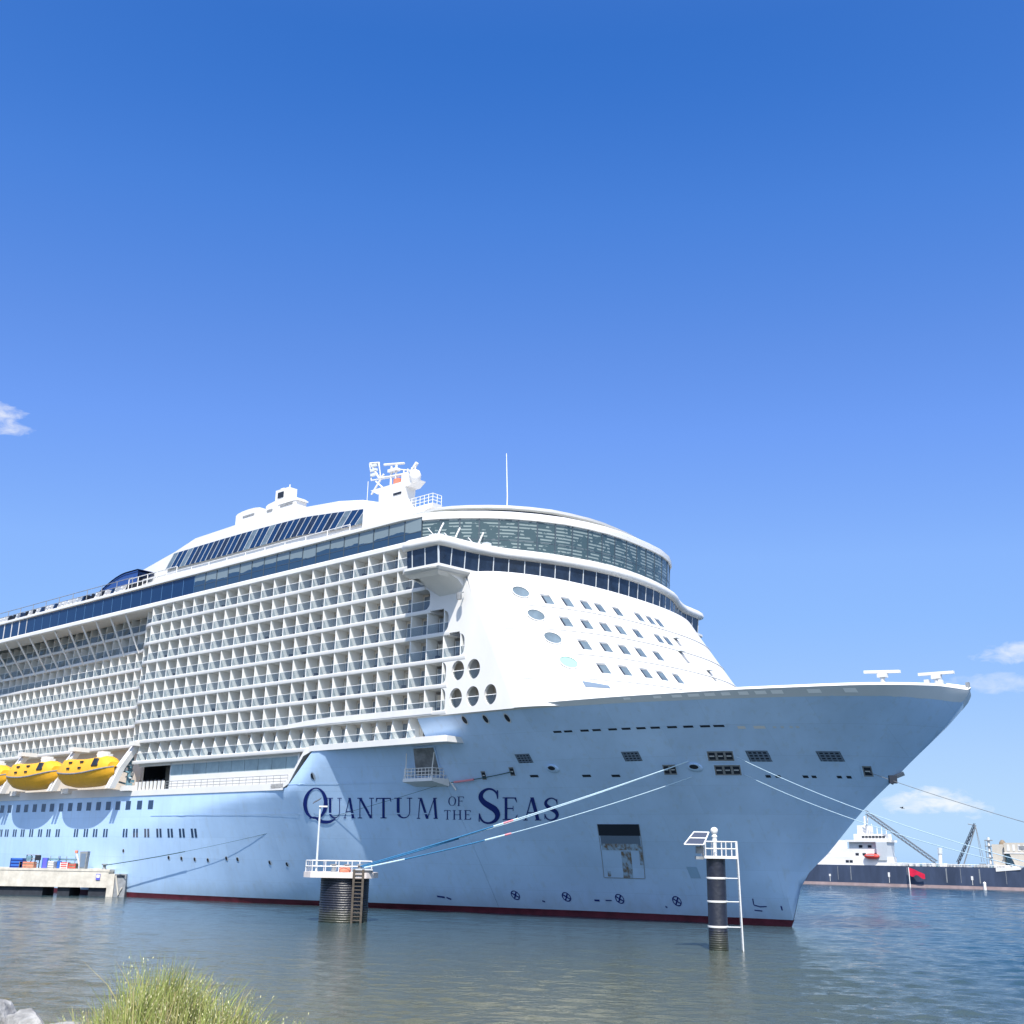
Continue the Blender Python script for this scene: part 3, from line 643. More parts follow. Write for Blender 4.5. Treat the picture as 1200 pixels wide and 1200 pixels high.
# port side: plain outer wall
s = MB(); s.grid([[(u, -20.7, z) for z in (13.3, 20, 30, 40.6)] for u in lin(28, 190, 20)], white); s.build('port_wall', SHIP)
for k, z in ZS.items():
    if k == 'H': a, b = 49.6, 89.5
    else: a, b = ends[k]-.2, 190
    L = [u for u in [a]+list(range(int(a)+1, 86, 6))+[86, 88]+lin(88.8, 96, 12)+lin(98, b, 12) if a <= u <= b]
    if L[-1] < b: L.append(b)
    s = MB()
    th = .22
    rows = [[(u, fv(u)-2.0, z-th), (u, fv(u)+.02, z-th), (u, fv(u)+.06, z-th+.1), (u, fv(u)+.06, z+th-.06), (u, fv(u), z+th), (u, fv(u)-2.0, z+th)] for u in L]
    s.grid(rows, white); s.face(rows[0], white); s.face(rows[-1], white)
    if k == 'G':
        # the slab rises and thickens over the forward cabins
        rows = [[(u, 20.80, z-th+d*.4), (u, 20.80, z+th+d), (u, 20.3, z+th+d), (u, 20.3, z-th+d*.4)] for u, d in [(57, 0), (55, .05), (51, .32), (47, .45), (30, .4)]]
        s.grid(rows, white, closed=True); s.face(rows[0], white); s.face(rows[-1], white)
    s.build('deck_slab', SHIP, smooth=40)
# ledge that ends above the mooring platform, and the white edge stepping down to the promenade
s = MB()
rows = [[(u, hb(u, 17.5)-.4, 17.55), (u, v+.12, 17.5), (u, v+.15, 18.15-t), (u, v-.1, 18.2-t), (u, 17.5, 18.2-t)] for u, v, t in [(27.6, 20.6, .06), (28.0, 20.74, .0), (33, 20.75, 0), (49, 20.75, 0), (50.2, 20.75, .05)]]
s.grid(rows, white); s.face(rows[0], white); s.face(rows[-1], white)
pts = [(49.6, 17.85), (51.2, 17.3), (52.8, 15.3), (53.6, 14.2), (54.6, 13.75), (57, 13.65)]
rows = [[(u, 20.3, z-.3), (u, 20.85, z-.3), (u, 20.85, z+.25), (u, 20.3, z+.25)] for u, z in pts]
s.grid(rows, white, closed=True)
rows = [[(u, v-.6, 13.2), (u, v+.1, 13.2), (u, v+.1, 13.2+h), (u, v-.3, 13.2+h), (u, v-.6, 13.2+h)] for u, v, h in [(54.6, 20.75, .75), (90, 20.75, .75), (95, 20.75, 1.15), (204, 20.75, 1.15)]]
s.grid(rows, white, closed=True)
s.build('hull_ledge', SHIP, smooth=40)
s = MB(); s.face([(53.5, 14, 13.32), (204, 14, 13.32), (204, 20.6, 13.32), (53.5, 20.5, 13.32)], deckm); s.face([(53.5, -14, 13.32), (204, -14, 13.32), (204, -20.6, 13.32), (53.5, -20.5, 13.32)], deckm)
s.build('promenade_deck', SHIP)

# ---- balconies
GR = 2.6; G0 = 39.15
def cell(mb, w, h, kind, with_door=True, with_rail=True):
    """one balcony: origin at its forward outer floor corner; x aft, y outboard, z up"""
    t = .22 if kind == 'fin' else .10
    yo = -.02 if kind != 'fin' else -.04
    if kind == 'fin':
        mb.hexa([(w-.55, -1.7, 0), (w, -1.7, 0), (w, yo, 0), (w-.32, yo, 0), (w-.1, -1.7, h), (w, -1.7, h), (w, yo-.35, h), (w-.1, yo-.35, h)], fin)
    else:
        mb.box((w-t, -1.7, 0), (w, yo, h), fin)
def door_mb(mb, w, h, var=0):
    if var in (1, 3): mb.box((.55, -1.66, .1), (.55+(w-.9)*(.48 if var == 1 else .95), -1.628, min(1.95, h-.15)), curt)
    if var in (2, 3): mb.box((.8, -1.2, .0), (1.35, -.75, .45), chairm); mb.box((.8, -1.25, .45), (.88, -.75, .85), chairm)
    if var == 4: mb.box((w-1.0, -1.66, .1), (w-.38, -1.628, min(1.95, h-.15)), curt); mb.box((1.3, -1.0, .0), (1.7, -.6, .5), chairm)
    mb.box((.5, -1.72, .02), (w-.35, -1.64, min(2.0, h-.1)), doorg)
    for x in (.45, (.15+w)/2, w-.35): mb.box((x-.03, -1.72, .02), (x+.03, -1.61, min(2.05, h-.08)), fin)
def rail_mb(mb, w, h, blueish=False):
    mb.box((.02, -.06, .03), (w-.12, -.045, 1.0), rglass)
    mb.box((0, -.09, 1.0), (w, -.02, 1.05), fin)
protos = {}
curt = mat('drawn curtain', (.52, .48, .41), .8, .2, .1, 3)
chairm = mat('dark balcony chair', (.05, .055, .07), .6, .3)
rv = random.Random(21)
def proto(w, h, kind, var):
    key = (round(w, 2), round(h, 2), kind, var)
    if key not in protos:
        a = MB(); cell(a, w, h, kind); d = MB(); door_mb(d, w, h, var); r = MB(); rail_mb(r, w, h)
        protos[key] = [x.build(n) for x, n in ((a, 'balcony'), (d, 'balcony_door'), (r, 'balcony_railing'))]
        protos[key].append(False)
    return protos[key]
cells = []
order = 'ABCDEFGH'
for i, k in enumerate(order):
    zf = ZS[k]+.22; top = (39.85 if i == 0 else ZS[order[i-1]]-.22); h = top-zf
    u = ends[k]; g = G0-GR*10
    while g <= u+.5: g += GR
    lim = 88.3
    while u < lim:
        w = g-u; cells.append((u, 20.7, zf, w, h, 'fin' if k == 'H' else 'wall')); u = g; g += GR
    if k != 'H':
        u = 89.0
        while u < 186:
            cells.append((u, min(fv(u), fv(u+2.6)), zf, 2.6, h if k != 'A' else 2.3, 'wall')); u += 2.6
CAMS = Vector((-55.6, 105, 6))
cells.sort(key=lambda c: (Vector(c[:3])-CAMS).length)
far = MB()
for n, (u, v, z, w, h, kind) in enumerate(cells):
    if n < 100:
        p = proto(w, h, kind, rv.choice([0, 0, 1, 2, 2, 3, 4]))
        objs = p[:3]
        if p[3]:
            objs = [o.copy() for o in objs]
            for o in objs: C.collection.objects.link(o)
        p[3] = True
        objs[0].parent = SHIP; objs[0].location = (u, v, z)
        objs[1].parent = objs[0]; objs[2].parent = objs[0]
    else:
        t = MB(); cell(t, w, h, kind); door_mb(t, w, h, rv.choice([0, 0, 1, 2, 2, 3, 4])); rail_mb(t, w, h)
        n0 = len(far.v); far.v += [(a+u, b+v, c+z) for a, b, c in t.v]; far.f += [tuple(i+n0 for i in f) for f in t.f]; far.m += [far.mi(t.ms[i]) for i in t.m]
o = far.build('balcony_rows', SHIP); tag(o, kind='stuff')

# ---- forward side panels with rounded ends and oval openings
def oval_panel(s, z0, z1, ue, ovs, m):
    """panel in the plane v=20.7 from usj(z) to ue, with elliptic holes (u, z, ru, rz)"""
    th = .3
    def face(pts): s.face([(u, 20.7, z) for u, z in pts], m)
    edges = [usj((z0+z1)/2)]
    xs = sorted(ovs, key=lambda o: o[0])
    cuts = [None]+[(a[0]+b[0])/2 for a, b in zip(xs[:-1], xs[1:])]
    n = 32
    for i, (cu, cz, ru, rz) in enumerate(xs):
        a = cu-ru-.25 if i == 0 else cuts[i]; b = cu+ru+.2 if i == len(xs)-1 else cuts[i+1]
        for sd in range(n):
            t0, t1 = 2*math.pi*sd/n, 2*math.pi*(sd+1)/n
            def outp(t):
                c, d = math.cos(t), math.sin(t); k = min(((b-cu) if c > 0 else (cu-a))/max(abs(c), 1e-6), ((z1-cz) if d > 0 else (cz-z0))/max(abs(d), 1e-6)); return (cu+c*k, cz+d*k)
            e0 = (cu+ru*math.cos(t0), cz+rz*math.sin(t0)); e1 = (cu+ru*math.cos(t1), cz+rz*math.sin(t1))
            o0, o1 = outp(t0), outp(t1)
            pl = [e0, o0]
            # keep the rectangle's corners
            for cx, cy in ((b, z1), (a, z1), (a, z0), (b, z0)):
                ang = math.atan2(cy-cz, cx-cu) % (2*math.pi)
                if t0 < ang < t1: pl.append((cx, cy))
            pl += [o1, e1]; face(pl)
            s.face([(e0[0], 20.7, e0[1]), (e1[0], 20.7, e1[1]), (e1[0], 20.3, e1[1]), (e0[0], 20.3, e0[1])], m)
    return (xs[0][0]-xs[0][2]-.25, xs[-1][0]+xs[-1][2]+.2) if xs else None
def end_panel(s, z0, z1, ua, ue, m, r=.75):
    pl = [(ua(z0), z0), (ua(z1), z1), (ue+r, z1)]
    for a in lin(0, math.pi/2, 6): pl.append((ue+r-r*math.sin(a), z1-.22-r+r*math.cos(a)))
    for a in lin(0, math.pi/2, 6): pl.append((ue+r-r*math.cos(a), z0+.22+r-r*math.sin(a)))
    pl.append((ue+r, z0))
    s.prism([(u, 20.4, z) for u, z in pl], (0, .3, 0), m)
lev = {'A': (37.4, 40.2), 'B': (34.6, 37.4), 'C': (31.85, 34.6), 'D': (29.05, 31.85), 'E': (26.2, 29.05), 'F': (23.4, 26.2), 'G': (20.3, 23.4)}
OV = {'F': [(26.35, 24.85, .92, 1.05), (24.05, 24.8, .92, 1.05)], 'G': [(26.55, 21.95, .92, 1.05), (24.1, 21.95, .92, 1.05), (21.6, 21.95, .86, 1.05)]}
for k, (z0, z1) in lev.items():
    s = MB()
    if k in OV:
        a, b = oval_panel(s, z0, z1, ends[k], OV[k], white)
        end_panel(s, z0, z1, lambda z: b, ends[k], white)
        ua = [usj(z0), usj(z1)]
        s.face([(ua[0], 20.7, z0), (a, 20.7, z0), (a, 20.7, z1), (ua[1], 20.7, z1)], white)
        s.build('side_panel', SHIP)
        r = MB()
        for (cu, cz, ru, rz) in OV[k]:
            r2 = MB(); r2.box((cu-ru, 20.42, cz-.02), (cu+ru, 20.48, cz+.05), fin); r2.box((cu-ru+.02, 20.44, cz-rz+.02), (cu+ru-.02, 20.46, cz-.02), rglass)
            r2.build('oval_railing', SHIP)
            d = MB(); d.box((cu-.7, 18.93, cz-1.1), (cu+.6, 19.0, cz+.8), doorg); d.build('balcony_door', SHIP)
        r.box((usj(z0)+.6, 18.8, z0+.2), (29, 18.92, z1-.2), cream); r.box((usj(z0)+.6, 18.8, z0), (29, 20.4, z0+.25), white)
        for (p, q) in zip(OV[k][:-1], OV[k][1:]): r.box(((p[0]+q[0])/2-.05, 18.9, z0+.25), ((p[0]+q[0])/2+.05, 20.4, z1-.2), fin)
        r.build('alcove_wall', SHIP)
    elif k in 'AB':
        if k == 'B': end_panel(s, z0, z1, usj, ends[k]-.3, white, .3); s.build('side_panel', SHIP)
    else:
        end_panel(s, z0, z1, usj, ends[k], white); s.build('side_panel', SHIP)

# ---- rounded front wall under the bridge
s = MB()
zs = [20.35, 21.2, 22, 23.4, 24.8, 26.2, 27.6, 29, 30.4, 31.8, 33, 34, 34.8, 35.4]
vs = [20.7*math.sin(R(a)) for a in lin(-90, 90, 61)]
def fcove(v, z):
    u = fwall(v, z)
    if z > 32.6: u -= max(0, (z-32.6)/2.8)**2*max(0, fwall(v, 35.4)-brg(v)-.15)*1.0
    return u
BR = [(0, 19.0), (3, 19.2), (6, 19.8), (9, 20.7), (12, 21.9), (14, 22.9), (16, 24.0), (18, 24.7), (20, 25.2), (22.5, 25.5), (24.8, 25.7)]
def brg(v): return interp(abs(v), [p[0] for p in BR], [p[1] for p in BR])
s.grid([[(fcove(v, z), v, z) for v in vs] for z in zs], white)
s.build('front_wall', SHIP, smooth=60)
# raised seams across the front wall
for z in (23.3, 26.05, 28.75, 31.5):
    s = MB(); s.grid([[(fwall(v, z+d)-o, v, z+d) for d, o in ((-.08, -.02), (-.07, .11), (.02, .11), (.10, -.02))] for v in vs[4:-3]], white); s.build('wall_seam', SHIP)
def fnorm(v, z):
    e = .05; du = (fwall(v+e, z)-fwall(v-e, z))/(2*e); dz = (fwall(v, z+e)-fwall(v, z-e))/(2*e)
    return Vector((-1, du, dz)).normalized()
def front_window(v, z, w, h, round_=False):
    n = fnorm(v, z); t = Vector((0, 1, 0)); t = (Vector((fwall(v+.1, z)-fwall(v-.1, z), .2, 0))).normalized(); b = Vector((fwall(v, z+.1)-fwall(v, z-.1), 0, .2)).normalized()
    c = Vector((fwall(v, z), v, z)); s = MB()
    if round_:
        N = 24; ring = lambda k, o: [c+t*(w/2*k*math.cos(a))+b*(h/2*k*math.sin(a))+n*o for a in lin(0, 2*math.pi*(1-1/N), N)]
        s.grid([ring(1.12, -.02), ring(1.12, .10), ring(1.0, .10), ring(1.0, .03)], white, closed=True); s.face(ring(1.0, .03), palegl if round_ != 2 else mat('pale green glass', (.26, .42, .38), .1, .6))
    else:
        P = lambda x, y, o: c+t*(w/2*x)+b*(h/2*y)+n*o
        rg = lambda k, o: [P(-k, -k, o), P(k, -k, o), P(k, k, o), P(-k, k, o)]
        s.grid([rg(1.12, -.02), rg(1.12, .06), rg(1.0, .06), rg(1.0, .02)], white, closed=True)
        s.face(rg(1.0, .03), palegl)
        s.face([P(.55, -1, .045), P(1, -1, .045), P(1, 1, .045), P(.55, 1, .045)], dark); s.face([P(-1, .62, .05), P(1, .62, .05), P(1, 1, .05), P(-1, 1, .05)], greyst)  # strips paint the shaded reveal onto the flat pane
    s.build('round_window' if round_ else 'front_window', SHIP)
for z, vv in [(32.35, [15.7, 13.4, 11.0, 9.0, 6.2, 2.4, .2, -1.6]), (29.75, [15.15, 12.8, 10.4, 8.2, 5.5, 1.7, -.1]), (27.15, [14.7, 12.3, 9.95, 7.6, 4.8]), (24.55, [14.3, 11.9, 9.2, 6.9, 4.3])]:
    for v in vv: front_window(v, z, 1.15, 1.45)
for v, z, m in [(18.0, 32.97, 1), (17.78, 30.25, 1), (17.46, 27.64, 1), (17.3, 24.94, 2)]: front_window(v, z, 1.75, 1.5, m)
s = MB()
for v0, v1 in [(17.1, 14.9)]:
    s.grid([[(fwall(v, z)-.06, v, z) for z in (22.35, 22.95-.15*(16.9-v))] for v in lin(v0, v1, 5)], grate)
s.build('louver_panel', SHIP)
# floodlight under the wing
s = MB(); s.tube([(25.6, 21.0, 33.2), (25.6, 21.6, 33.0)], .08, greyst); s.tube([(25.6, 21.6, 32.3), (25.6, 21.65, 33.0)], .3, greyst, 10); s.build('floodlight', SHIP)
# ladders and doors on the far side of the front
for v, z0, z1 in [(-1.1, 27.2, 28.6), (-2.6, 29.6, 30.5), (-4.9, 25.6, 26.8)]:
    s = MB(); s.grid([[(fwall(a, z)-.05, a, z) for z in lin(z0, z1, 3)] for a in (v-.3, v+.3)], greyst); s.box((fwall(v, z1)-.5, v-.45, z1), (fwall(v, z1)+.4, v+.45, z1+.08), greyw); s.build('service_door', SHIP)

# ---- bridge and lounge above
def loft(s, plan, prof, m, closed=False):
    """plan: (v,u) list; prof: (outward offset, z) list"""
    n = len(plan); rows = []
    for i, (v, u) in enumerate(plan):
        a = plan[max(i-1, 0)]; b = plan[min(i+1, n-1)]; dv, du = b[0]-a[0], b[1]-a[1]; L = math.hypot(dv, du) or 1
        nv, nu = (du/L, -dv/L)      # outward is towards smaller u when v decreases along plan
        if dv < 0 or (dv == 0 and v > 0 and du < 0): pass
        rows.append([(u+nu*o*-1 if False else u+(-abs(dv)/L)*o, v+(du/L)*o*(-1 if dv < 0 else 1)*(-1 if dv >= 0 else 1)*(1 if dv < 0 else -1), z) for o, z in prof])
    s.grid(rows, m)
    return rows
def off(plan, o):
    """offset a (v,u) line outwards (away from the ship's middle)"""
    n = len(plan); out = []
    for i, (v, u) in enumerate(plan):
        a = plan[max(i-1, 0)]; b = plan[min(i+1, n-1)]; dv, du = b[0]-a[0], b[1]-a[1]; L = math.hypot(dv, du) or 1
        out.append((v+du/L*o, u-dv/L*o))
    return out
def loft(s, plan, prof, m):
    cols = [off(plan, o) for o, z in prof]
    rows = [[(cols[j][i][1], cols[j][i][0], prof[j][1]) for j in range(len(prof))] for i in range(len(plan))]
    s.grid(rows, m); return rows
# lines run from port (negative v) to starboard, so outward is forward / outboard
BRQ = [(0, 19.0), (3, 19.1), (6, 19.4), (9, 19.9), (12, 20.7), (14, 21.5), (16, 22.5), (18, 23.3), (20, 23.9), (22.5, 24.2), (24.9, 24.5)]
BRP = [(-v, u) for v, u in reversed(BRQ)]+BR[1:]
BRW = [(-20.7, 32.5), (-22.5, 31.6), (-24.6, 31.0), (-24.9, 30.0)]+BRP+[(25.0, 30.4), (24.6, 31.0), (22.5, 31.6), (20.7, 32.5)]
def densify(p, mx=.9):
    o = [p[0]]
    for a, b in zip(p[:-1], p[1:]):
        k = max(1, int(math.hypot(b[0]-a[0], b[1]-a[1])/mx)); o += [(a[0]+(b[0]-a[0])*i/k, a[1]+(b[1]-a[1])*i/k) for i in range(1, k+1)]
    return o
BRD = densify(BRW)
s = MB(); loft(s, BRD, [(-.9, 34.7), (.05, 35.15), (.28, 35.35), (.28, 35.62), (.0, 35.72), (-1.2, 35.74)], white)
for sg in (1, -1):   # brackets under the wings
    rows = [[(u, sg*v, z) for v, z in [(20.68, 33.3+d), (21.6, 34.2+d*.6), (23, 34.75+d*.3), (25.1, 35.2), (20.68, 35.3)]] for u, d in [(25.9, .6), (26.8, 0), (29.5, 0), (31.2, 1.0)]]
    s.grid(rows, white, closed=True); s.face(rows[0], white); s.face(rows[-1], white)
s.face([(u, v, 35.0) for v, u in BRW], white)
s.build('bridge_floor', SHIP, smooth=35)
s = MB(); rows = loft(s, BRD, [(-1.0, 37.62), (.1, 37.68), (.45, 37.85), (.55, 38.2), (.42, 38.6), (-.1, 38.95), (-.9, 39.1), (-2.2, 39.15)], white)
s.face([(u, v, 39.1) for v, u in off(BRW, -.9)], white)
s.build('bridge_roof', SHIP, smooth=50)
def panes(name, plan, z0, z1, step, m, mull, lean=0, off_=0, mw=.05, bar=None):
    L = [0]
    for a, b in zip(plan[:-1], plan[1:]): L.append(L[-1]+math.hypot(b[0]-a[0], b[1]-a[1]))
    n = max(1, round(L[-1]/step))
    def at(d): return (interp(d, L, [p[0] for p in plan]), interp(d, L, [p[1] for p in plan]))
    for i in range(n):
        d0, d1 = L[-1]*i/n, L[-1]*(i+1)/n
        p = off([at(d0), at((d0+d1)/2), at(d1)], off_); pt = off([at(d0), at((d0+d1)/2), at(d1)], off_+lean)
        s = MB(); s.grid([[(p[j][1], p[j][0], z0), (pt[j][1], pt[j][0], z1)] for j in range(3)], m)
        q = off([at(max(d0-mw, 0)), at(d0+mw)], off_+.03); q2 = off([at(max(d0-mw, 0)), at(d0+mw)], off_+lean+.06)
        r = off([at(max(d0-mw, 0)), at(d0+mw)], off_-.15); r2 = off([at(max(d0-mw, 0)), at(d0+mw)], off_+lean-.15)
        s.hexa([(r[0][1], r[0][0], z0), (r[1][1], r[1][0], z0), (q[1][1], q[1][0], z0), (q[0][1], q[0][0], z0), (r2[0][1], r2[0][0], z1), (r2[1][1], r2[1][0], z1), (q2[1][1], q2[1][0], z1), (q2[0][1], q2[0][0], z1)], mull)
        if bar:
            for zb in bar:
                f = (zb-z0)/(z1-z0); qq = off([at(d0), at((d0+d1)/2), at(d1)], off_+lean*f+.02)
                s.grid([[(w[1], w[0], zb-.035), (w[1], w[0], zb+.035)] for w in qq], mull)
        s.build(name, SHIP)
panes('bridge_window', BRW, 35.72, 37.66, 1.9, glassd, greyw, .12, -.1)
# lounge curtain glass: front arc and both sides
SO = [(0, 19.6), (3, 19.8), (6, 20.4), (9, 21.3), (12, 22.9), (14.5, 24.7), (16.5, 26.7), (18.3, 29.0), (19.6, 31.2), (20.3, 33.0)]
SQ = [(0, 19.6), (3, 19.7), (6, 19.9), (9, 20.3), (12, 21.2), (14.5, 22.5), (16.5, 24.2), (18.3, 26.7), (19.6, 29.6), (20.3, 33.0)]   # the arc sits a little fuller to port
SOP = [(-v, u) for v, u in reversed(SQ)]+SO[1:]
darkm = mat('dark mullions', (.05, .07, .09), .4, .5)
panes('lounge_window', SOP, 39.15, 42.75, 2.2, solg, darkm, .15, 0, .075, bar=(40.3,))
SIDE1 = [(20.5, 33.0), (20.7, 36), (20.7, 78.4)]; SIDE2 = [(20.7, 78.4), (20.7, 128)]; SIDE3 = [(20.7, 128), (20.7, 190)]
panes('lounge_window', SIDE1, 40.55, 43.1, 2.6, bandg, darkm, 0, 0, .07, bar=(41.5,))
panes('lounge_window', SIDE2, 40.55, 43.35, 2.75, glassb, mat('blue mullions', (.06, .14, .28), .4, .5), 0, 0, .04)
panes('lounge_window', [(20.7, 128), (20.7, 150)], 40.55, 43.35, 2.75, glassb, white, 0, 0, .12)
s = MB(); loft(s, [(20.7, 150), (20.7, 190)], [(0, 40.5), (0, 43.4)], glassb); loft(s, [(-20.7, 190), (-20.7, 33)], [(0, 40.5), (0, 43.4)], glassb); s.build('aft_glazing', SHIP)
ALL = [(-20.7, 190), (-20.7, 36)]+[(-20.5, 33.0)]+SOP+[(20.7, 36), (20.7, 190)]
ALLD = densify(ALL, 1.2)
s = MB(); loft(s, [(-20.7, 190), (-20.7, 33)], [(-2, 39.8), (.1, 39.85), (.12, 40.5), (0, 40.56), (-.5, 40.56)], white)
loft(s, [(20.7, 33.0), (20.7, 60), (20.7, 90), (20.7, 190)], [(-3.5, 39.8), (.0, 39.82), (.14, 39.95), (.14, 40.4), (0, 40.56), (-.5, 40.56)], white)
s.build('band_sill', SHIP, smooth=40)
s = MB(); loft(s, ALLD, [(-.6, 43.05), (.12, 43.1), (.3, 43.2), (.3, 43.5), (.05, 43.68), (-.8, 43.75), (-2.5, 43.8)], white)
rim = off(ALL, -2.4)
s.face([(u, v, 43.79) for v, u in rim], deckm)
s.build('roof_edge', SHIP, smooth=40)
# front part of the roof edge sits on the lower lounge glass: curved fascia above the panes
s = MB(); loft(s, densify(SOP, 1), [(.15, 42.7), (.34, 42.75), (.36, 43.15), (.1, 43.2)], white); s.build('lounge_fascia', SHIP, smooth=40)
# upper lounge roof, set back
UP = off(densify(SOP, 1.2), -2.6); UP = [(-16.5, 60)]+[(v*.93, u+.6) for v, u in UP]+[(16.5, 60)]
s = MB(); loft(s, UP, [(-.4, 43.8), (-.3, 45.15)], glassd); loft(s, UP, [(-.5, 45.1), (.35, 45.15), (.45, 45.4), (-.3, 45.7), (-3, 45.95)], white)
s.face([(u, v, 45.94) for v, u in off(UP, -2.9)], white); s.build('upper_roof', SHIP, smooth=50)
# struts under the overhanging glass band
for i in range(20):
    u = 96.5+4.35*i; s = MB(); s.tube([(u, 20.45, 39.9), (u-.3, fv(u)-.2+.1, 34.3)], .16, white, 6); s.build('strut', SHIP)
# parapet stanchions and wires above the wing roof
for v, u in [(23.5, 27.5), (21, 27.4), (18, 26.6), (15, 25.2)]:
    s = MB(); s.tube([(u, v, 39.0), (u-.1, v-.5, 40.2), (u+.1, v-1.1, 41.0)], .09, white); s.tube([(u, v, 39.0), (u+1.4, v, 40.4)], .05, white); s.build('stanchion', SHIP)
for a_, b_, m_ in [((28.2, 22, 39.0), (29.2, 23, 39.8), white), ((25.8, 16.5, 39.0), (26.6, 17.2, 39.7), greyw)]: s = MB(); s.box(a_, b_, m_); s.build('deck_locker', SHIP)
for v, u in [(-22, 27.6), (-19.5, 27.2), (-17, 26)]:
    s = MB(); s.tube([(u, v, 39), (u-.1, v, 41.4)], .05, white); s.tube([(u, v, 39), (u-.3, v+.5, 39.9), (u-.6, v+1.0, 40.6)], .09, white); s.build('stanchion', SHIP)
s = MB(); s.tube([(24.2, -14.2, 39.4), (24.0, -15.2, 41.8), (24.0, -14.4, 42.2)], .16, white); s.build('davit_arm', SHIP)


# ---- promenade wall, windows, railing
s = MB(); s.box((53, 19.5, 13.3), (81, 19.8, 15.75), white); s.box((53, 19.5, 17.2), (89, 19.8, 17.6), white); s.box((52.7, 15, 13.4), (53, 20.2, 17.6), white); s.build('promenade_wall', SHIP)
pg = mat('pale promenade glass', (.26, .34, .36), .12, .6, .3, .3)
for i in range(10):
    u = 53+2.8*i; s = MB(); s.box((u, 19.65, 15.75), (u+2.72, 19.78, 17.2), pg); s.build('promenade_window', SHIP)
s = MB(); s.box((81, 15, 13.35), (89.5, 15.2, 17.6), greyst); s.box((80.8, 15.2, 13.35), (81.0, 19.8, 17.6), greyw); s.build('embarkation_recess', SHIP)
def railing(name, pts, h, parent, m, step=1.5, bars=2, r=.03):
    s = MB()
    for a, b in zip(pts[:-1], pts[1:]):
        a, b = Vector(a), Vector(b); L = (b-a).length; n = max(1, round(L/step))
        for i in range(n+1):
            p = a+(b-a)*i/n; s.tube([p, p+Vector((0, 0, h))], r, m, 4, False)
        for k in range(bars): s.tube([a+Vector((0, 0, h*(k+1)/bars)), b+Vector((0, 0, h*(k+1)/bars))], r, m, 4, False)
    return s.build(name, parent)
railing('promenade_railing', [(54.2, 20.55, 13.9), (80.5, 20.55, 13.9)], 1.05, SHIP, greyst, 1.4, 3, .035)
s = MB()
for i in range(8): s.box((81.2+i*.95, 20.3, 13.9), (81.65+i*.95, 20.5, 15.1), white)
for i in range(7): s.box((81.75+i*.95, 20.1, 13.9), (82.0+i*.95, 20.3, 15.3), dark)
s.build('boarding_gate', SHIP)
# teal davit machinery
s = MB(); rw = random.Random(11)
s.tube([(90.3, 20.5, 13.6), (90.1, 20.4, 18.6)], .3, teal, 10)
for i in range(16):
    c = Vector((90.2+rw.uniform(-.9, .9), 20.6+rw.uniform(-.5, .6), 14.3+i*.24)); d = Vector((rw.uniform(.15, .4), rw.uniform(.15, .35), rw.uniform(.1, .28)))
    if i % 3: s.box(c-d, c+d, rw.choice([teal, greyst, steel, teal]))
    else: s.tube([c-Vector((.6, 0, .1)), c+Vector((.6, .2, .15))], .13, rw.choice([teal, greyw]), 8)
s.build('winch', SHIP, smooth=40)

# ---- mooring platform recess and fold-out platform
s = MB()
rec = [(34.9, 17.35), (31.8, 17.35), (32.6, 14.4), (36.1, 14.4)]
s.prism([(u, hb(u, z)+.02, z) for u, z in rec], (0, .05, 0), mat('recess lining', (.20, .21, .22), .7, .2, .4, 1))
for (a, b) in zip(rec, rec[1:]+rec[:1]):
    s.tube([(a[0], hb(*a)+.1, a[1]), (b[0], hb(*b)+.1, b[1])], .09, blue, 5)
s.build('mooring_recess', SHIP)
s = MB(); zp = 14.0; yb = hb(34.5, zp)
s.hexa([(36.9, yb-.5, zp-.7), (31.9, yb-.5, zp-.7), (32.0, yb+2.1, zp-.25), (36.6, yb+2.1, zp-.25), (36.9, yb-.5, zp+.1), (31.9, yb-.5, zp+.1), (32.0, yb+2.1, zp+.1), (36.6, yb+2.1, zp+.1)], white)
pf = s.build('mooring_platform', SHIP)
railing('platform_railing', [(36.6, yb-.2, zp+.1), (36.5, yb+2.0, zp+.1), (32.1, yb+2.0, zp+.1), (32.0, yb-.2, zp+.1)], 1.05, pf, white, .55, 3, .045)
s = MB()
for u in (36.4, 32.4): s.tube([(u, yb+1.9, zp+.1), (u-.4, hb(u-.4, 17)+.1, 16.8)], .06, white)
s.tube([(32.2, hb(32, 14)-.2, 14.2), (31.2, hb(31, 12.9)+.5, 12.9)], .1, white); s.build('platform_stay', pf)

# ---- top deck house, exhausts, mast
s = MB()
prof = [(110, 43.8), (104, 48.6), (93.6, 50.4), (88.5, 51.6), (80, 51.8), (76, 51.9), (63.5, 51.5), (55.8, 50.9), (51, 50.1), (45.9, 48.6), (38.7, 45.3), (38, 43.8)]
nrows = []
for v, k in [(15.0, 0), (14.2, .35), (10, .9), (0, 1.1), (-10, .9), (-14.2, .35), (-15.0, 0)]:
    nrows.append([(u, v, z if z < 44 else z+k) for u, z in prof])
s.grid(nrows, white)
for sgn, r in ((1, nrows[0]), (-1, nrows[-1])): s.face(r, white)
s.build('deck_house', SHIP, smooth=40)
up_ = pchip([49.3, 57, 63.3, 78.2, 93.6], [48.7, 49.5, 50.0, 50.2, 50.1]); lo_ = pchip([49.3, 54, 65, 82, 95.5], [46.7, 46.8, 47.4, 47.4, 47.6])
n = 34
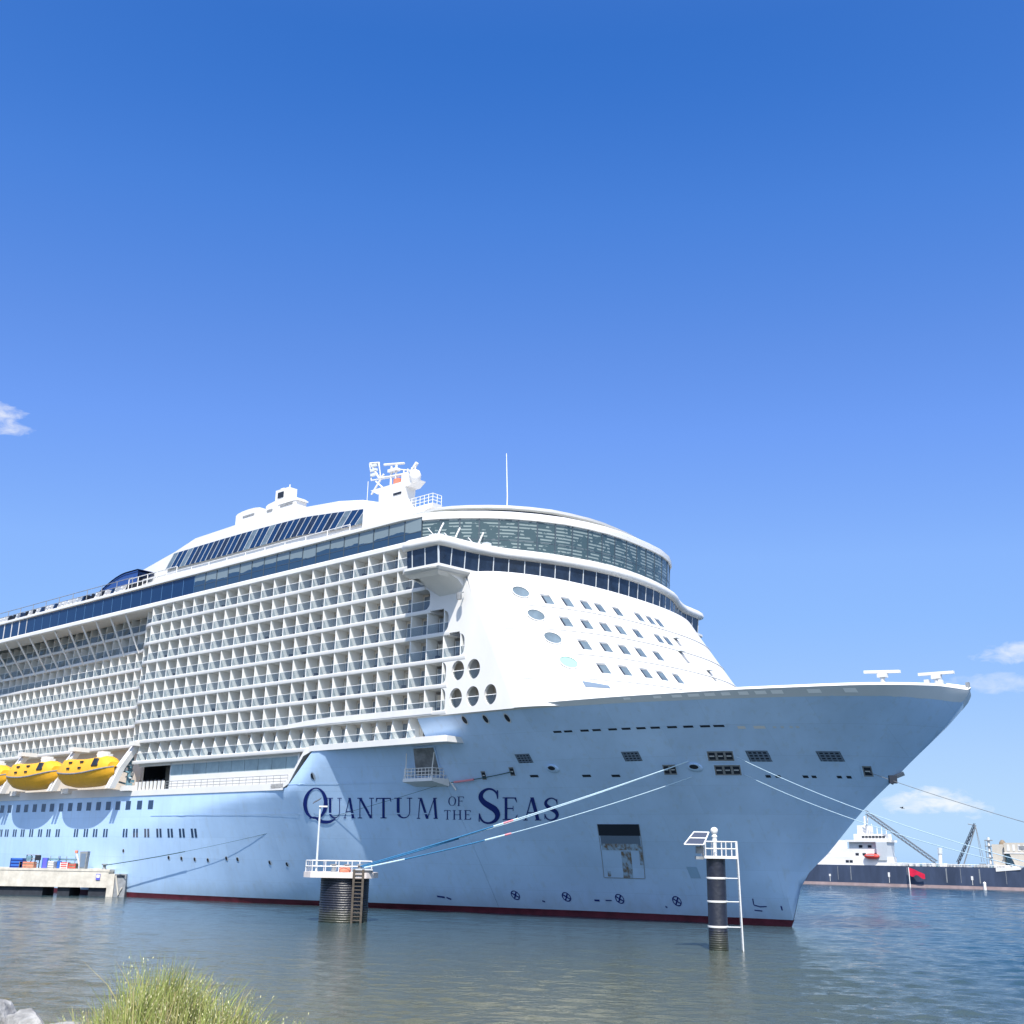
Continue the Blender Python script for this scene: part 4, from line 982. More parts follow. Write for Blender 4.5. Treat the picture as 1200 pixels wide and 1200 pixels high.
for i in range(n):
    a, b = 49.6+i*(95.5-49.6)/n, 49.6+(i+1)*(95.5-49.6)/n; ta, tb = a-1.6, b-1.6
    if 0 < i < 1: continue
    s = MB(); s.grid([[(a, 15.35, lo_(a)), (max(ta, 49.4), 15.06, up_(max(ta, 49.4)))], [(b-.06, 15.35, lo_(b)), (max(tb, 49.45), 15.06, up_(max(tb, 49.4)))]], glassb if (i*7) % 5 > 1 else (glassd if i % 3 else palegl))
    s.hexa([(b-.1, 15.06, lo_(b)), (b, 15.06, lo_(b)), (b, 15.42, lo_(b)), (b-.1, 15.42, lo_(b)), (tb-.1, 15.0, up_(tb)), (tb, 15.0, up_(tb)), (tb, 15.12, up_(tb)), (tb-.1, 15.12, up_(tb))], steel)
    s.build('skylight_window', SHIP)
s = MB()
s.box((47.2, 15.0, 46.0), (49.3, 15.5, 49.0), white); s.build('window_pier', SHIP)
# walkway rail outside the windows
railing('sports_deck_railing', [(48, 18.6, 44.0), (96, 18.6, 44.0)], 1.5, SHIP, white, 4.2, 2, .06)
railing('deck_railing', [(96, 20.3, 43.8), (150, 20.3, 43.8)], 1.75, SHIP, greyst, 4.5, 2, .06)
railing('deck_railing', [(84, 20.3, 43.8), (97, 20.3, 43.8)], 1.6, SHIP, white, 2.6, 2, .07)
s = MB()
for i in range(34):
    u = 97+i*1.5+random.uniform(-.3, .3); z = 43.8; v = 19.4
    s.hexa([(u, v-.7, z+.3), (u+.7, v-.7, z+.3), (u+.7, v+.3, z+.3), (u, v+.3, z+.3), (u-.25, v-.7, z+1.1+random.uniform(0, .5)), (u+.05, v-.7, z+1.2), (u+.05, v+.3, z+1.2), (u-.25, v+.3, z+1.1)], random.choice([white, greyw, glassb, white, dark]))
s.build('deck_loungers', SHIP); s.build
s = MB(); rows = [[(u, v, 44.4+3.5*math.sin(min(1, (113-u)/10)*1.4)) for u in lin(113, 99, 12)] for v in lin(18, 6, 5)]
s.grid(rows, blued); s.grid([[(u, v, z-.4) for u, v, z in r] for r in rows], blued)
s.face([(113, 17.9, 43.8)]+[(a, 17.9, c-.2) for a, b, c in rows[0]]+[(99, 17.9, 43.8)], blued); s.build('pool_canopy', SHIP, smooth=40)
s = MB()
def rbox(s, u0, u1, v0, v1, z0, z1, m):
    s.box((u0, v0, z0), (u1, v1, z1-.5), m); rows = []
    for k in range(7):
        a = math.pi*k/6; uu = (u0+u1)/2+(u1-u0)/2*math.cos(a); rows.append([(uu, v0, z1-.5+.5*math.sin(a)), (uu, v1, z1-.5+.5*math.sin(a))])
    s.grid(rows, m); s.face([r[0] for r in rows], m); s.face([r[1] for r in rows], m)
rbox(s, 84.3, 91.0, 3.5, 6.5, 51, 58.2, white); s.box((86, 6.48, 57.0), (89, 6.6, 57.25), greyst)
ex1 = s.build('exhaust_housing', SHIP, smooth=40)
s = MB(); rbox(s, 76.2, 83.8, 4, 6, 51, 58.5, white); s.box((77, 5.98, 57.2), (80, 6.12, 57.5), greyst); s.box((82, 5.98, 57.0), (83.4, 6.12, 57.3), greyst); s.box((75.9, 3.9, 57.6), (80.6, 6.1, 57.8), white); s.build('exhaust_housing', SHIP, smooth=40)
s = MB(); s.box((78.4, 4.3, 52), (81.7, 5.9, 60.2), white); s.box((79.6, 5.88, 58.8), (81, 6.0, 59.7), dark); s.tube([(79.4, 5, 60.2), (79.4, 5, 61.0)], .1, white); s.box((80.4, 4.6, 60.2), (81.2, 5.4, 60.6), white); s.build('exhaust_tower', SHIP)
s = MB(); s.box((92, 4, 50), (97, 8, 55), white); s.tube([(96, 6, 55), (96, 6, 56)], .3, white); s.build('ventilator', SHIP)
# mast
s = MB()
rows = [[(cu+a*hu, cv+b*hv, z) for a, b in ((-1, -1), (1, -1), (1, 1), (-1, 1))] for cu, cv, hu, hv, z in [(54.4, 5, 3.4, 1.4, 48.5), (54.5, 5, 3.0, 1.2, 51.0), (54.6, 5, 2.6, 1.0, 53.2), (54.6, 5, 2.7, 1.0, 54.9)]]
s.grid(rows, white, closed=True); s.face(rows[-1], white)
s.hexa([(51.0, 4, 54.7), (57.6, 4, 54.7), (57.6, 6, 54.7), (51.0, 6, 54.7), (50.0, 3.9, 55.5), (59.0, 3.9, 55.5), (59.0, 6.1, 55.5), (50.0, 6.1, 55.5)], white)
s.box((52.6, 5.95, 53.8), (54.2, 6.1, 54.1), dark)
s.hexa([(46.6, 4.2, 50.8), (53, 4.2, 49.6), (53, 5.8, 49.6), (46.6, 5.8, 50.8), (46.4, 4.1, 51.3), (53, 4.1, 51.3), (53, 5.9, 51.3), (46.4, 5.9, 51.3)], white)
mast = s.build('mast', SHIP)
railing('mast_railing', [(51.4, 5.85, 51.3), (46.5, 5.85, 51.3), (46.5, 4.2, 51.3)], 1.35, mast, white, .8, 3, .05)
s = MB()
s.tube([(60.0, 5, 55.4), (57.6, 5, 58.0)], .16, white); s.tube([(58.4, 5, 57.5), (53, 5, 57.0)], .2, white); s.tube([(57.2, 5, 55.6), (59.2, 5, 57.2)], .13, white)
s.tube([(60.6, 5, 60.3), (58.6, 5, 57.6)], .16, white); s.tube([(60.8, 5, 60.3), (60.2, 5, 57.6), (58.4, 5, 57.4)], .12, white); s.tube([(60.7, 5, 60.3), (58.8, 5, 60.0), (58.2, 5, 57.4)], .16, white)
for z in (58.2, 58.9, 59.6): s.box((59.2, 4.8, z), (60.3, 5.2, z+.35), greyw)
s.build('signal_arm', mast)
s = MB()
for u in (56.0, 55.0): s.tube([(u, 5, 55.5), (u, 5, 58.8)], .17, white)
s.box((54.6, 4.6, 57.9), (56.4, 5.4, 58.3), white); s.tube([(57.2, 5.4, 59.2), (53.8, 4.6, 58.9)], .17, white)
s.build('radar', mast)
s = MB()
s.box((53.6, 4.4, 55.5), (54.6, 5.8, 56.4), orange); s.box((52.2, 4.5, 55.5), (53.2, 5.6, 57.0), white); s.tube([(54.4, 5, 58.0), (51.6, 5, 57.2)], .1, white)
for u in (53.2, 52.4, 51.6, 50.9): s.tube([(u, 5.2, 55.6), (u, 5.2, 57.6)], .1, white)
s.tube([(52, 5, 57.0), (50.8, 5, 58.2)], .26, white, 8); s.build('aerials', mast)
s = MB(); s.lathe([(.3, 55.0), (.75, 55.5), (.85, 56.1), (.6, 56.7), (.2, 56.9)], (50.4, 5.6), white, 14); s.build('radome', mast, smooth=60)
s = MB(); s.tube([(60.9, 5, 50.5), (60.9, 5, 57.6)], .05, white); s.build('whip_aerial', SHIP)
s = MB(); s.tube([(38.4, 0, 45), (38.3, 0, 52), (38.6, 0, 58.2)], .11, white, 6, True, .05); s.build('whip_aerial', SHIP)

# ---- davits along the boat deck (parts of the ship)
s0 = None
for u in (88.6, 105.4, 121.8, 138.2, 154.6):
    s = MB()
    for d in (-.55, .35) if u > 89 else (-.2, .5):
        p = [Vector((u+d+1.9, 22.9, 14.2)), Vector((u+d+1.4, 22.0, 17.0)), Vector((u+d+.6, 20.3, 20.2))]
        for a, b in zip(p[:-1], p[1:]):
            s.hexa([*[q+Vector((e*.26, f*.42, 0)) for q in (a, b) for e, f in ((-1, -1), (1, -1), (1, 1), (-1, 1))]], white)
    s.box((u-.6, 19.0, 20.0), (u+.7, 21.6, 20.6), white); s.box((u-.4, 20.0, 13.9), (u+1.8, 21.5, 14.6), white)
    s.build('davit', SHIP)
    s = MB(); s.box((u+7.5, 20.4, 18.5), (u+9, 21.6, 19.6), white); s.box((u+6.0, 20.8, 18.6), (u+7.3, 21.6, 19.2), greyw); s.tube([(u+5.5, 21.2, 18.4), (u+9.6, 21.2, 19.2)], .2, white); s.build('davit_winch', SHIP)

# ---- bow radar scanners
for u, v, L, a in [(-14.5, 7.6, 3.6, -.7), (-17.5, 2.6, 3.2, -.2)]:
    s = MB(); z = zt(u)+.05
    s.tube([(u, v, z-.5), (u, v, z+.65)], .22, white, 8); s.box((u-.4, v-.3, z+.6), (u+.4, v+.3, z+1.0), white)
    d = Vector((math.cos(a), -math.sin(a)*.6, 0))
    c = Vector((u, v, z+1.12)); s.hexa([c+d*(p*L/2)+Vector((0, q*.16, r*.13)) for p, q, r in [(-1, -1, -1), (1, -1, -1), (1, 1, -1), (-1, 1, -1), (-1, -1, 1), (1, -1, 1), (1, 1, 1), (-1, 1, 1)]], white)
    if u < -17: s.box((u+.7, v-.25, z-.4), (u+1.1, v+.25, z+.6), white); s.box((u-.5, v-.25, z-.4), (u-.2, v+.25, z+.5), white)
    s.build('radar_scanner', SHIP, smooth=40)
s = MB(); s.box((-19.5, -.15, 21.5), (-19.2, .15, 22.2), greyst); s.tube([(-19.2, 0, 21.8), (-17.6, .5, 22.1)], .12, white); s.build('bow_fitting', SHIP)
s = MB(); s.tube([(-12.6, 0, 14.2), (-11.9, .35, 13.9), (-11.4, .3, 13.3)], .22, greyst); s.build('stem_fairlead', SHIP)

def sw(u, v, z): return SHIP_O+SHIP_U*u+SHIP_V*v+Vector((0, 0, z))   # ship to world

# ------------------------------------------------------------------ lifeboats hung in the davits
def lifeboat(u0, label):
    L = 15.2; e = empty('lifeboat', sw(u0+L/2, 22.6, 14.45), SHIP_ROT); e.scale = (1, 1, 1.2)
    tag(e, label, 'lifeboat', 'yellow lifeboats hung along the ship side')
    s = MB(); rows = []
    for i in range(21):
        t = -1+2*i/20; x = t*L/2; k = max(0, 1-abs(t)**3.2); kk = max(.02, k)
        sheer = 1.55+.45*(t*t)+(.25 if t < 0 else 0)*t*t; w = 2.15*kk**.55
        keel = .0+1.1*abs(t)**3+.25*(1-k)
        rows.append([(x, 0, keel), (x, w*.45, keel+.12), (x, w*.8, keel+(sheer-keel)*.45), (x, w*1.0, sheer), (x, 0, sheer+.02), (x, -w, sheer), (x, -w*.8, keel+(sheer-keel)*.45), (x, -w*.45, keel+.12)])
    s.grid(rows, yellow, closed=True); s.build('boat_hull', e, smooth=50)
    s = MB(); rows = []
    for i in range(19):
        t = -.93+1.86*i/18; x = t*L/2; sheer = 1.55+.45*t*t+(.25 if t < 0 else 0)*t*t
        w = 2.05*max(.05, 1-abs(t)**3.4)**.5
        hh = 1.75*min(1, max(.06, (1.0-abs(t+.06))*3.2))
        if t < -.45: hh *= .9
        rows.append([(x, w, sheer+.02), (x, w*.97, sheer+hh*.45), (x, w*.72, sheer+hh*.88), (x, w*.3, sheer+hh), (x, -w*.3, sheer+hh), (x, -w*.72, sheer+hh*.88), (x, -w*.97, sheer+hh*.45), (x, -w, sheer+.02)])
    s.grid(rows, yellow); s.face(rows[0], yellow); s.face(rows[-1], yellow); s.build('canopy', e, smooth=40)
    s = MB(); rows = []
    for i in range(21):
        t = -1+2*i/20; x = t*L/2; kk = max(.02, 1-abs(t)**3.2); sheer = 1.55+.45*t*t+(.25 if t < 0 else 0)*t*t; w = 2.15*kk**.55
        rows.append([(x, w+.0, sheer-.1), (x, w+.09, sheer-.05), (x, w+.09, sheer+.05), (x, w, sheer+.08)])
    s.grid(rows, greyst); s.build('fender_strip', e)
    for x in (-1.6, 1.6, 5.0):
        if x == 5.0: continue
        for dz in (.45, 1.15):
            for dx in (0, .45):
                s = MB(); y = 2.13 if dz < 1 else 1.88; s.box((x+dx, y-.2, 1.72+dz-.1), (x+dx+.28, y+.0, 1.72+dz+.12), dark); s.build('window', e)
    s = MB(); s.hexa([(-5.6, 1.2, 2.25), (-4.2, 1.35, 2.2), (-4.2, 2.0, 2.3), (-5.5, 1.86, 2.4), (-5.3, 1.2, 3.15), (-4.5, 1.2, 3.25), (-4.5, 1.74, 3.2), (-5.2, 1.6, 3.1)], dark); s.build('cockpit_window', e)
    return e
lifeboat(90.2, 'yellow lifeboat nearest the bow, hung beside the last slanted white davit')
lifeboat(106.2, 'yellow lifeboat between two others, second back from the ship bow')
lifeboat(122.6, 'yellow lifeboat only just showing at the left edge of the photo')

# ------------------------------------------------------------------ dolphins
def dolphin(loc, label, pole=True):
    e = empty('mooring_dolphin', loc); tag(e, label, 'mooring dolphin', 'broad mooring dolphins with concrete caps')
    s = MB(); prof = [(2.2, -2)]
    for i in range(19):
        z = i*.21; prof += [(2.27, z), (2.31, z+.06), (2.27, z+.12)]
    s.lathe(prof+[(2.25, 4.0)], (0, 0), pile, 28); s.build('pile', e, smooth=50)
    s = MB(); n = 24
    oct_ = [(-3.75, -1.3), (-2.9, -2.6), (2.3, -2.6), (2.85, -1.8), (2.85, 2.3), (-3.75, 2.3)]
    s.prism([(x, y, 3.9) for x, y in oct_], (0, 0, .5), concp); s.build('cap', e)
    railing('cap_railing', [(.9, -2.45, 4.4), (-2.8, -2.45, 4.4), (-3.6, -1.2, 4.4), (-3.6, 2.1, 4.4), (2.2, 2.1, 4.4)], 1.0, e, white, 1.2, 2, .05)
    s = MB()
    for x in (1.15, 2.0): s.box((x-.1, -2.75, -.3), (x+.1, -2.6, 4.7), brown)
    for i in range(14): s.box((1.25, -2.72, .2+i*.33), (1.9, -2.64, .28+i*.33), brown)
    s.build('ladder', e)
    for x, y in [(.2, -.6), (1.3, .2), (-1.1, -.4)]:
        s = MB(); s.lathe([(.28, 4.4), (.2, 4.6), (.2, 4.95), (.34, 5.0), (.34, 5.12)], (x, y), greyst, 12); s.build('bollard', e, smooth=40)
    s = MB(); s.lathe([(.55, 4.4), (.6, 4.6), (.45, 4.85), (.2, 4.95)], (.1, -1.5), orange, 12); s.build('hook_cover', e, smooth=50)
    s = MB(); s.box((1.2, -2.3, 4.4), (2.7, -.9, 4.75), greyst); s.box((1.0, -2.5, 4.62), (2.85, -2.2, 4.72), steel); s.build('hook_base', e)
    if pole:
        s = MB(); s.tube([(-2.5, -1.9, 4.4), (-2.52, -1.9, 10.3)], .11, greyw, 8, True, .08); p = s.build('lamp_pole', e)
        s = MB(); s.box((-2.6, -2.1, 10.25), (-1.8, -1.75, 10.38), white); s.build('lamp_head', p)
        s = MB(); s.hexa([(-3.2, -2.3, 10.5), (-2.5, -2.3, 10.9), (-2.5, -1.6, 11.1), (-3.2, -1.6, 10.7), (-3.2, -2.3, 10.56), (-2.5, -2.3, 10.96), (-2.5, -1.6, 11.16), (-3.2, -1.6, 10.76)], panelm); s.build('solar_panel', p)
    return e
dolphin((-15.2, 111.0, 0), 'broad dark mooring dolphin with concrete cap and lamp pole below the ship name')
dolphin((40.0, 70.0, 0), 'broad mooring dolphin out ahead of the bow taking the head lines', False)
e = empty('navigation_pile', (15.2, 84.1, 0)); tag(e, 'slim dark navigation pile with white ladder and solar panel before the bow', 'navigation pile')
s = MB(); prof = [(.66, -2)]
for i in range(9): prof += [(.68, i*.15), (.70, i*.15+.05), (.68, i*.15+.1)]
s.lathe(prof+[(.68, 6.2)], (0, 0), pile, 22); s.build('pile', e, smooth=40)
s = MB()
for z in (1.55, 3.24, 4.83): s = MB(); s.lathe([(.72, z-.07), (.74, z), (.72, z+.07)], (0, 0), white, 22); s.tube([(.6, -.5, z), (1.55, -.5, z)], .045, steel); s.build('band', e, smooth=40)
s = MB(); s.box((-.95, -.85, 6.17), (1.4, .9, 6.36), white); s.build('platform', e)
railing('platform_railing', [(1.35, -.8, 6.36), (-.85, -.8, 6.36), (-.85, .85, 6.36), (1.35, .85, 6.36)], .98, e, white, .72, 2, .04)
s = MB()
for y in (-.75, -.35): s.tube([(1.42, y, 7.4), (1.48, y, 5.5), (1.6, y, -.4)], .05, white)
for i in range(20): s.tube([(1.46+.007*i, -.75, 6.9-.36*i), (1.46+.007*i, -.35, 6.9-.36*i)], .03, steel)
s.build('ladder', e)
s = MB(); s.hexa([(-2.4, -.9, 7.05), (-1.0, -.9, 7.05), (-.42, .1, 7.95), (-1.5, .1, 7.95), (-2.4, -.93, 7.1), (-1.0, -.93, 7.1), (-.42, .07, 8.0), (-1.5, .07, 8.0)], panelm)
for a, b in [((-2.4, -.93, 7.1), (-1.0, -.93, 7.1)), ((-1.0, -.93, 7.1), (-.42, .07, 8.0)), ((-.42, .07, 8.0), (-1.5, .07, 8.0)), ((-1.5, .07, 8.0), (-2.4, -.93, 7.1)), ((-1.95, -.43, 7.56), (-.71, -.43, 7.56))]: s.tube([a, b], .05, white, 5)
p = s.build('solar_panel', e)
s = MB(); s.tube([(-1.2, -.3, 7.4), (-.9, -.3, 6.3)], .06, greyst); s.box((-1.45, -.5, 6.5), (-.95, -.1, 7.0), greyst); s.box((-1.5, -.5, 6.1), (-.95, 0, 6.3), greyst); s.build('battery_box', e)
s = MB(); s.lathe([(.14, 6.3), (.14, 7.4), (.2, 7.42), (.16, 7.6), (.22, 7.7), (.14, 7.85), (.22, 7.95), (.28, 8.15), (.2, 8.3), (.05, 8.36)], (-.05, -.1), white, 12); s.build('lantern', e, smooth=50)

# ------------------------------------------------------------------ wharf and what stands on it
e = empty('wharf', (-59.9, 159, 0)); tag(e, 'pale concrete wharf end on dark piles at the ship side', 'wharf')
s = MB(); X0, X1 = -75, 5.9
prof = [(X0, 1.12), (X1, 1.12)]
for a in lin(0, math.pi/2, 6): prof.append((X1+.75*math.sin(a)*.9-.0, 1.12+2.4-.75+.75*math.cos(a)) if False else (X1+.6-.6*math.cos(a), 1.5))
s.box((X0, 0, 1.12), (X1, 5.0, 3.4), conc); s.box((X0, -.06, 3.2), (X1+.15, 5.1, 3.5), conc); s.build('deck', e)
for x in range(-74, -8, 3): pass
for a, b in [(-12, -2.9), (-.9, .75), (3.3, 5.8), (-26, -16), (-40, -30), (-60, -46)]:
    s = MB(); k = max(1, int((b-a)/2))
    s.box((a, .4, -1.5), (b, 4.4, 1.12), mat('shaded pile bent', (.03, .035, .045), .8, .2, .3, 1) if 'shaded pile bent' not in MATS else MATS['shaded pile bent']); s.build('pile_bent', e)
s = MB(); s.box((5.95, -.3, -1), (6.9, 2.5, 2.9), conc); s.build('end_post', e)
s = MB(); s.box((7.0, -.4, -1.2), (8.5, 2.2, 2.95), MATS['weathered grey steel']); s.box((7.2, -.46, 2.5), (8.3, -.38, 2.8), dark)
s.tube([(7.1, -.5, 2.7), (7.7, -.5, .2), (8.1, -.5, 1.2)], .1, conc); s.build('fender', e)
s = MB(); s.box((4.3, -.12, 2.1), (4.85, -.05, 2.9), violet); s.box((4.36, -.14, 2.4), (4.79, -.11, 2.8), white); s.build('sign', e)
s = MB(); s.lathe([(.35, 3.5), (.22, 3.7), (.22, 4.0), (.4, 4.05), (.4, 4.2)], (5.0, .7), greyst, 12); s.build('bollard', e, smooth=40)
def wthing(name, label, cat, x, build, group=None):
    o = empty(name, (-59.9+x, 160.0, 3.5)); tag(o, label, cat, group); build(o)
def crate(o, w, h, m, m2=None, slats=0, d=1.0):
    s = MB(); s.box((-w/2, -d/2, 0), (w/2, d/2, h), m); s.build('body', o)
    s = MB()
    for i in range(slats): s.box((-w/2-.02, -d/2-.03, h*(i+.2)/slats), (w/2+.02, -d/2-.005, h*(i+.5)/slats), m2 or greyst)
    for x in (-w/2, w/2-.08): s.box((x, -d/2-.05, 0), (x+.08, -d/2-.02, h), m2 or greyst)
    s.build('frame', o)
wthing('crate', 'blue plastic crate at the far left of the wharf clutter', 'crate', -7.0, lambda o: crate(o, 1.7, 1.25, bluebox, navy, 3))
wthing('crate', 'salmon orange bundle heaped low in front of the dark rack', 'bundle', -5.6, lambda o: crate(o, 2.0, .8, orange, rust, 2))
def rack(o):
    s = MB()
    for x in (-.9, -.3, .3, .9): s.tube([(x, 0, 0), (x, 0, 1.7)], .07, dark)
    for z in (.6, 1.2, 1.7): s.tube([(-.9, 0, z), (.9, 0, z)], .06, greyst)
    s.build('frame', o)
    s = MB(); s.box((-.85, -.2, .9), (-.2, .3, 1.55), teal); s.box((.3, -.2, 1.0), (.95, .3, 1.65), dark); s.build('load', o)
wthing('storage_rack', 'dark metal storage rack standing behind the orange bundle', 'rack', -5.0, rack)
wthing('board', 'violet blue upright board leaning on the wharf', 'board', -3.3, lambda o: crate(o, .75, 1.35, violet, bluebox, 0, .3))
wthing('crate', 'cream and grey crate right of the violet board', 'crate', -2.3, lambda o: crate(o, .9, .9, tanw, greyst, 3))
wthing('drum', 'small bright blue drum between the cream and red crates', 'drum', -1.35, lambda o: [MB.lathe(q := MB(), [(.28, 0), (.3, .05), (.3, .4), (.33, .42), (.3, .45), (.3, .95)], (0, 0), bluebox, 14), q.build('body', o), MB.tube(w := MB(), [(0, 0, .95), (0, 0, 1.6)], .05, navy), w.build('spout', o)])
wthing('crate', 'red crate with pale panel in the middle of the wharf clutter', 'crate', -.5, lambda o: crate(o, 1.0, .8, bootred, tanw, 3))
wthing('crate', 'low dark red crate beside the grey cabinet', 'crate', .6, lambda o: crate(o, 1.0, .7, rust, bootred, 2))
wthing('frame_rack', 'long teal pipe rack above the crates on the wharf', 'rack', -1.2, lambda o: [MB.box(q := MB(), (-2.0, .3, 1.05), (2.2, .6, 1.3), teal), q.build('rail', o), [(lambda w: (w.tube([(x, .45, 0), (x, .45, 1.6)], .05, greyst), w.build('post', o)))(MB()) for x in (-1.6, -.5, .6, 1.8)]])
def cabinet(o):
    s = MB(); s.hexa([(-.35, -.5, 0), (.42, -.5, 0), (.42, .5, 0), (-.35, .5, 0), (-.5, -.5, 2.25), (.55, -.5, 2.3), (.55, .5, 2.3), (-.5, .5, 2.25)], greyst); s.build('body', o)
    s = MB(); s.box((-.3, -.55, .2), (.35, -.51, 2.0), grate); s.build('door', o)
wthing('cabinet', 'tall dark grey cabinet at the right end of the clutter', 'cabinet', 2.0, cabinet)
def lampost(o):
    s = MB(); s.tube([(.5, 0, 0), (.1, 0, 1.1), (-.3, 0, 2.1)], .13, white); s.build('post', o)
    s = MB(); s.box((-.45, -.15, 2.05), (-.1, .15, 2.4), orange); s.build('lamp', o)
wthing('lamp_post', 'short leaning white post with orange lamp beside the grey cabinet', 'post', 1.1, lampost)

# ------------------------------------------------------------------ mooring lines
def line(a, b, label, sag=.6, r=.06, m=rope, sections=(), group=None, extra=None):
    a, b = Vector(a), Vector(b)
    P = lambda t: a+(b-a)*t-Vector((0, 0, sag*4*t*(1-t)))
    s = MB(); s.tube([P(t) for t in lin(0, 1, 33)], r, m, 6); o = s.build('mooring_line'); tag(o, label, 'mooring line', group)
    for t0, t1, mm, rr in sections:
        s = MB(); s.tube([P(t) for t in lin(t0, t1, 12)], rr, mm, 6); s.build('rope_sleeve', o)
    return o
H = lambda u, z, o=.12: sw(u, hb(u, z)+o, z)
D = (-13.3, 109.0)
line((-13.6, 109.2, 4.95), H(3.6, 15.1), 'pale mooring line from the dolphin, topmost of the three crossing the name', .25, .055, rope, [(0, .40, ropeb, .085), (.40, .475, rope, .10), (.43, .46, ropep, .105)])
line((-13.4, 109.0, 4.9), H(4.9, 14.75), 'pale mooring line from the dolphin, middle one, close under the topmost line', .3, .04, rope, [(0, .30, ropeb, .07)])
line((-13.2, 108.8, 4.85), H(3.95, 13.75), 'pale mooring line from the dolphin, lowest of the three crossing the name', .6, .04, rope, [(0, .12, rope, .08), (.12, .36, ropeb, .075), (.36, .43, rope, .09), (.42, .44, ropep, .095)])
HD = Vector((37.6, 68.4, 4.7))
line(H(-.75, 15.5), HD, 'pale head line, upper of the pair running right off the bow', 1.0, .028, rope, [(.80, .86, ropeg, .045), (.9, 1, ropeb, .075)])
line(H(-.75, 13.9), HD+Vector((-.3, .2, .1)), 'pale head line, lower of the pair running right off the bow', 1.1, .028, rope, [(.86, 1, ropeb, .075)])
o = line(H(-10.3, 14.2), (39.5, 68.0, 6.3), 'thin grey line leaving the bow tip with a black rat guard', .3, .025, greyst)
s = MB(); c = H(-12.3, 13.6); 
p0 = H(-10.3, 14.2); p1 = Vector((39.5, 68.0, 6.3)); c = p0+(p1-p0)*.115; s.box(c-Vector((.35, .15, .35)), c+Vector((.35, .15, .35)), dark); s.build('rat_guard', o)
line((-54.9, 159.4, 4.0), H(32.0, 13.7, .35), 'dark green spring line from the wharf up to the mooring platform', .9, .02, ropeg, [(0, .28, ropeg, .055)])
line(H(31.5, 13.7, .3), H(23.4, 14.6, .1), 'short spring line with pink sleeve under the mooring platform', .1, .05, ropeg, [(.05, .38, ropep, .12)])

# ------------------------------------------------------------------ tanker across the channel
TD = Vector((.722, -.692, 0)).normalized(); TROT = math.atan2(TD.y, TD.x)
T = empty('tanker', (90.2, 345.2, 0), TROT); tag(T, 'dark navy tanker with white deckhouse moored across the channel', 'tanker')
# local x along the hull to the right, y away from the camera
s = MB()
def tp(x):   # half-breadth plan of the hull, stern at left
    return interp(x, [-34, -30, -20, 60, 78, 88], [4.5, 7, 8.5, 8.5, 6, .2])
rows = [[(x+(0 if z > 3 else (1.5 if x < -33 else (-2 if x > 80 else 0))), 8.5-tp(x), z) for z in (.75, 2, 4, 5.6 if x < 62 else 6.8)] for x in lin(-34, 88, 42)]
s.grid(rows, navyhull); s.grid([[(x, 17-y, z) for x, y, z in r] for r in rows], navyhull); s.face(rows[0]+[(x, 17-y, z) for x, y, z in rows[0][::-1]], navyhull)
s.grid([[r[3], (r[3][0], 17-r[3][1], r[3][2])] for r in rows], greyst); s.build('hull', T, smooth=30)
s = MB(); rows = [[(x, 8.5-tp(x)-.02, z) for z in (-1, .0, .4, .78)] for x in lin(-34, 86, 42)]; s.grid(rows, pinkboot); s.grid([[(x, 17-y, z) for x, y, z in r] for r in rows], pinkboot); s.build('boot_top', T)
s = MB()
s.box((-2, 1.5, 5.5), (24, 7, 8.0), tanw); s.box((9, 2, 8), (23.5, 7, 10.2), tanw); s.box((12, 2.2, 10.2), (23, 6.5, 12.4), tanw); s.box((11.5, 1, 12.0), (24.6, 7, 12.6), tanw)
s.hexa([(-2, 1.5, 8), (9, 2, 8), (9, 7, 8), (-2, 7, 8), (4, 1.6, 9.4), (9, 2, 12.6), (9, 7, 12.6), (4, 7, 9.4)], tanw)
s.box((13, 3.5, 12.6), (23, 7, 14.3), tanw)
s.build('deckhouse', T)
for x, z in [(15.2, 10.8), (18.0, 10.8), (14.0, 8.6), (16.2, 8.6), (19.8, 8.7), (11, 6.6), (12.2, 6.6), (21, 11.1)]:
    s = MB(); s.box((x, 1.9, z-.35), (x+1.0, 2.1 if z > 8 else 1.45, z+.35), dark); s.box((x-.1, 1.95, z-.45), (x+1.1, 2.15, z-.36), tanw); s.build('window', T)
for i in range(7):
    s = MB(); s.box((15.6+i*1.05, 3.35, 13.2), (16.4+i*1.05, 3.5, 13.75), dark); s.build('window', T)
s = MB(); s.hexa([(21, 1.2, 7), (23.8, 1.2, 7), (23.8, 6, 7), (21, 6, 7), (21, .8, 12), (24.2, .8, 12), (24.2, 6, 12), (21, 6, 12)], greyw); s.build('painted_side_shade', T)  # greyer block puts the shaded end of the deckhouse into colour
s = MB(); s.box((13.5, 5, 14), (16.5, 9, 16.8), tanw); s.tube([(15, 7, 16.8), (15, 7, 19.4)], .3, tanw)
for x in (17.6, 19.2, 20.6, 22): s.tube([(x, 6, 14.2), (x, 6, 16.0+(x*7 % 2))], .12, tanw)
s.tube([(17, 4, 14.3), (17.6, 4, 19.6)], .22, tanw); s.build('funnel_and_masts', T)
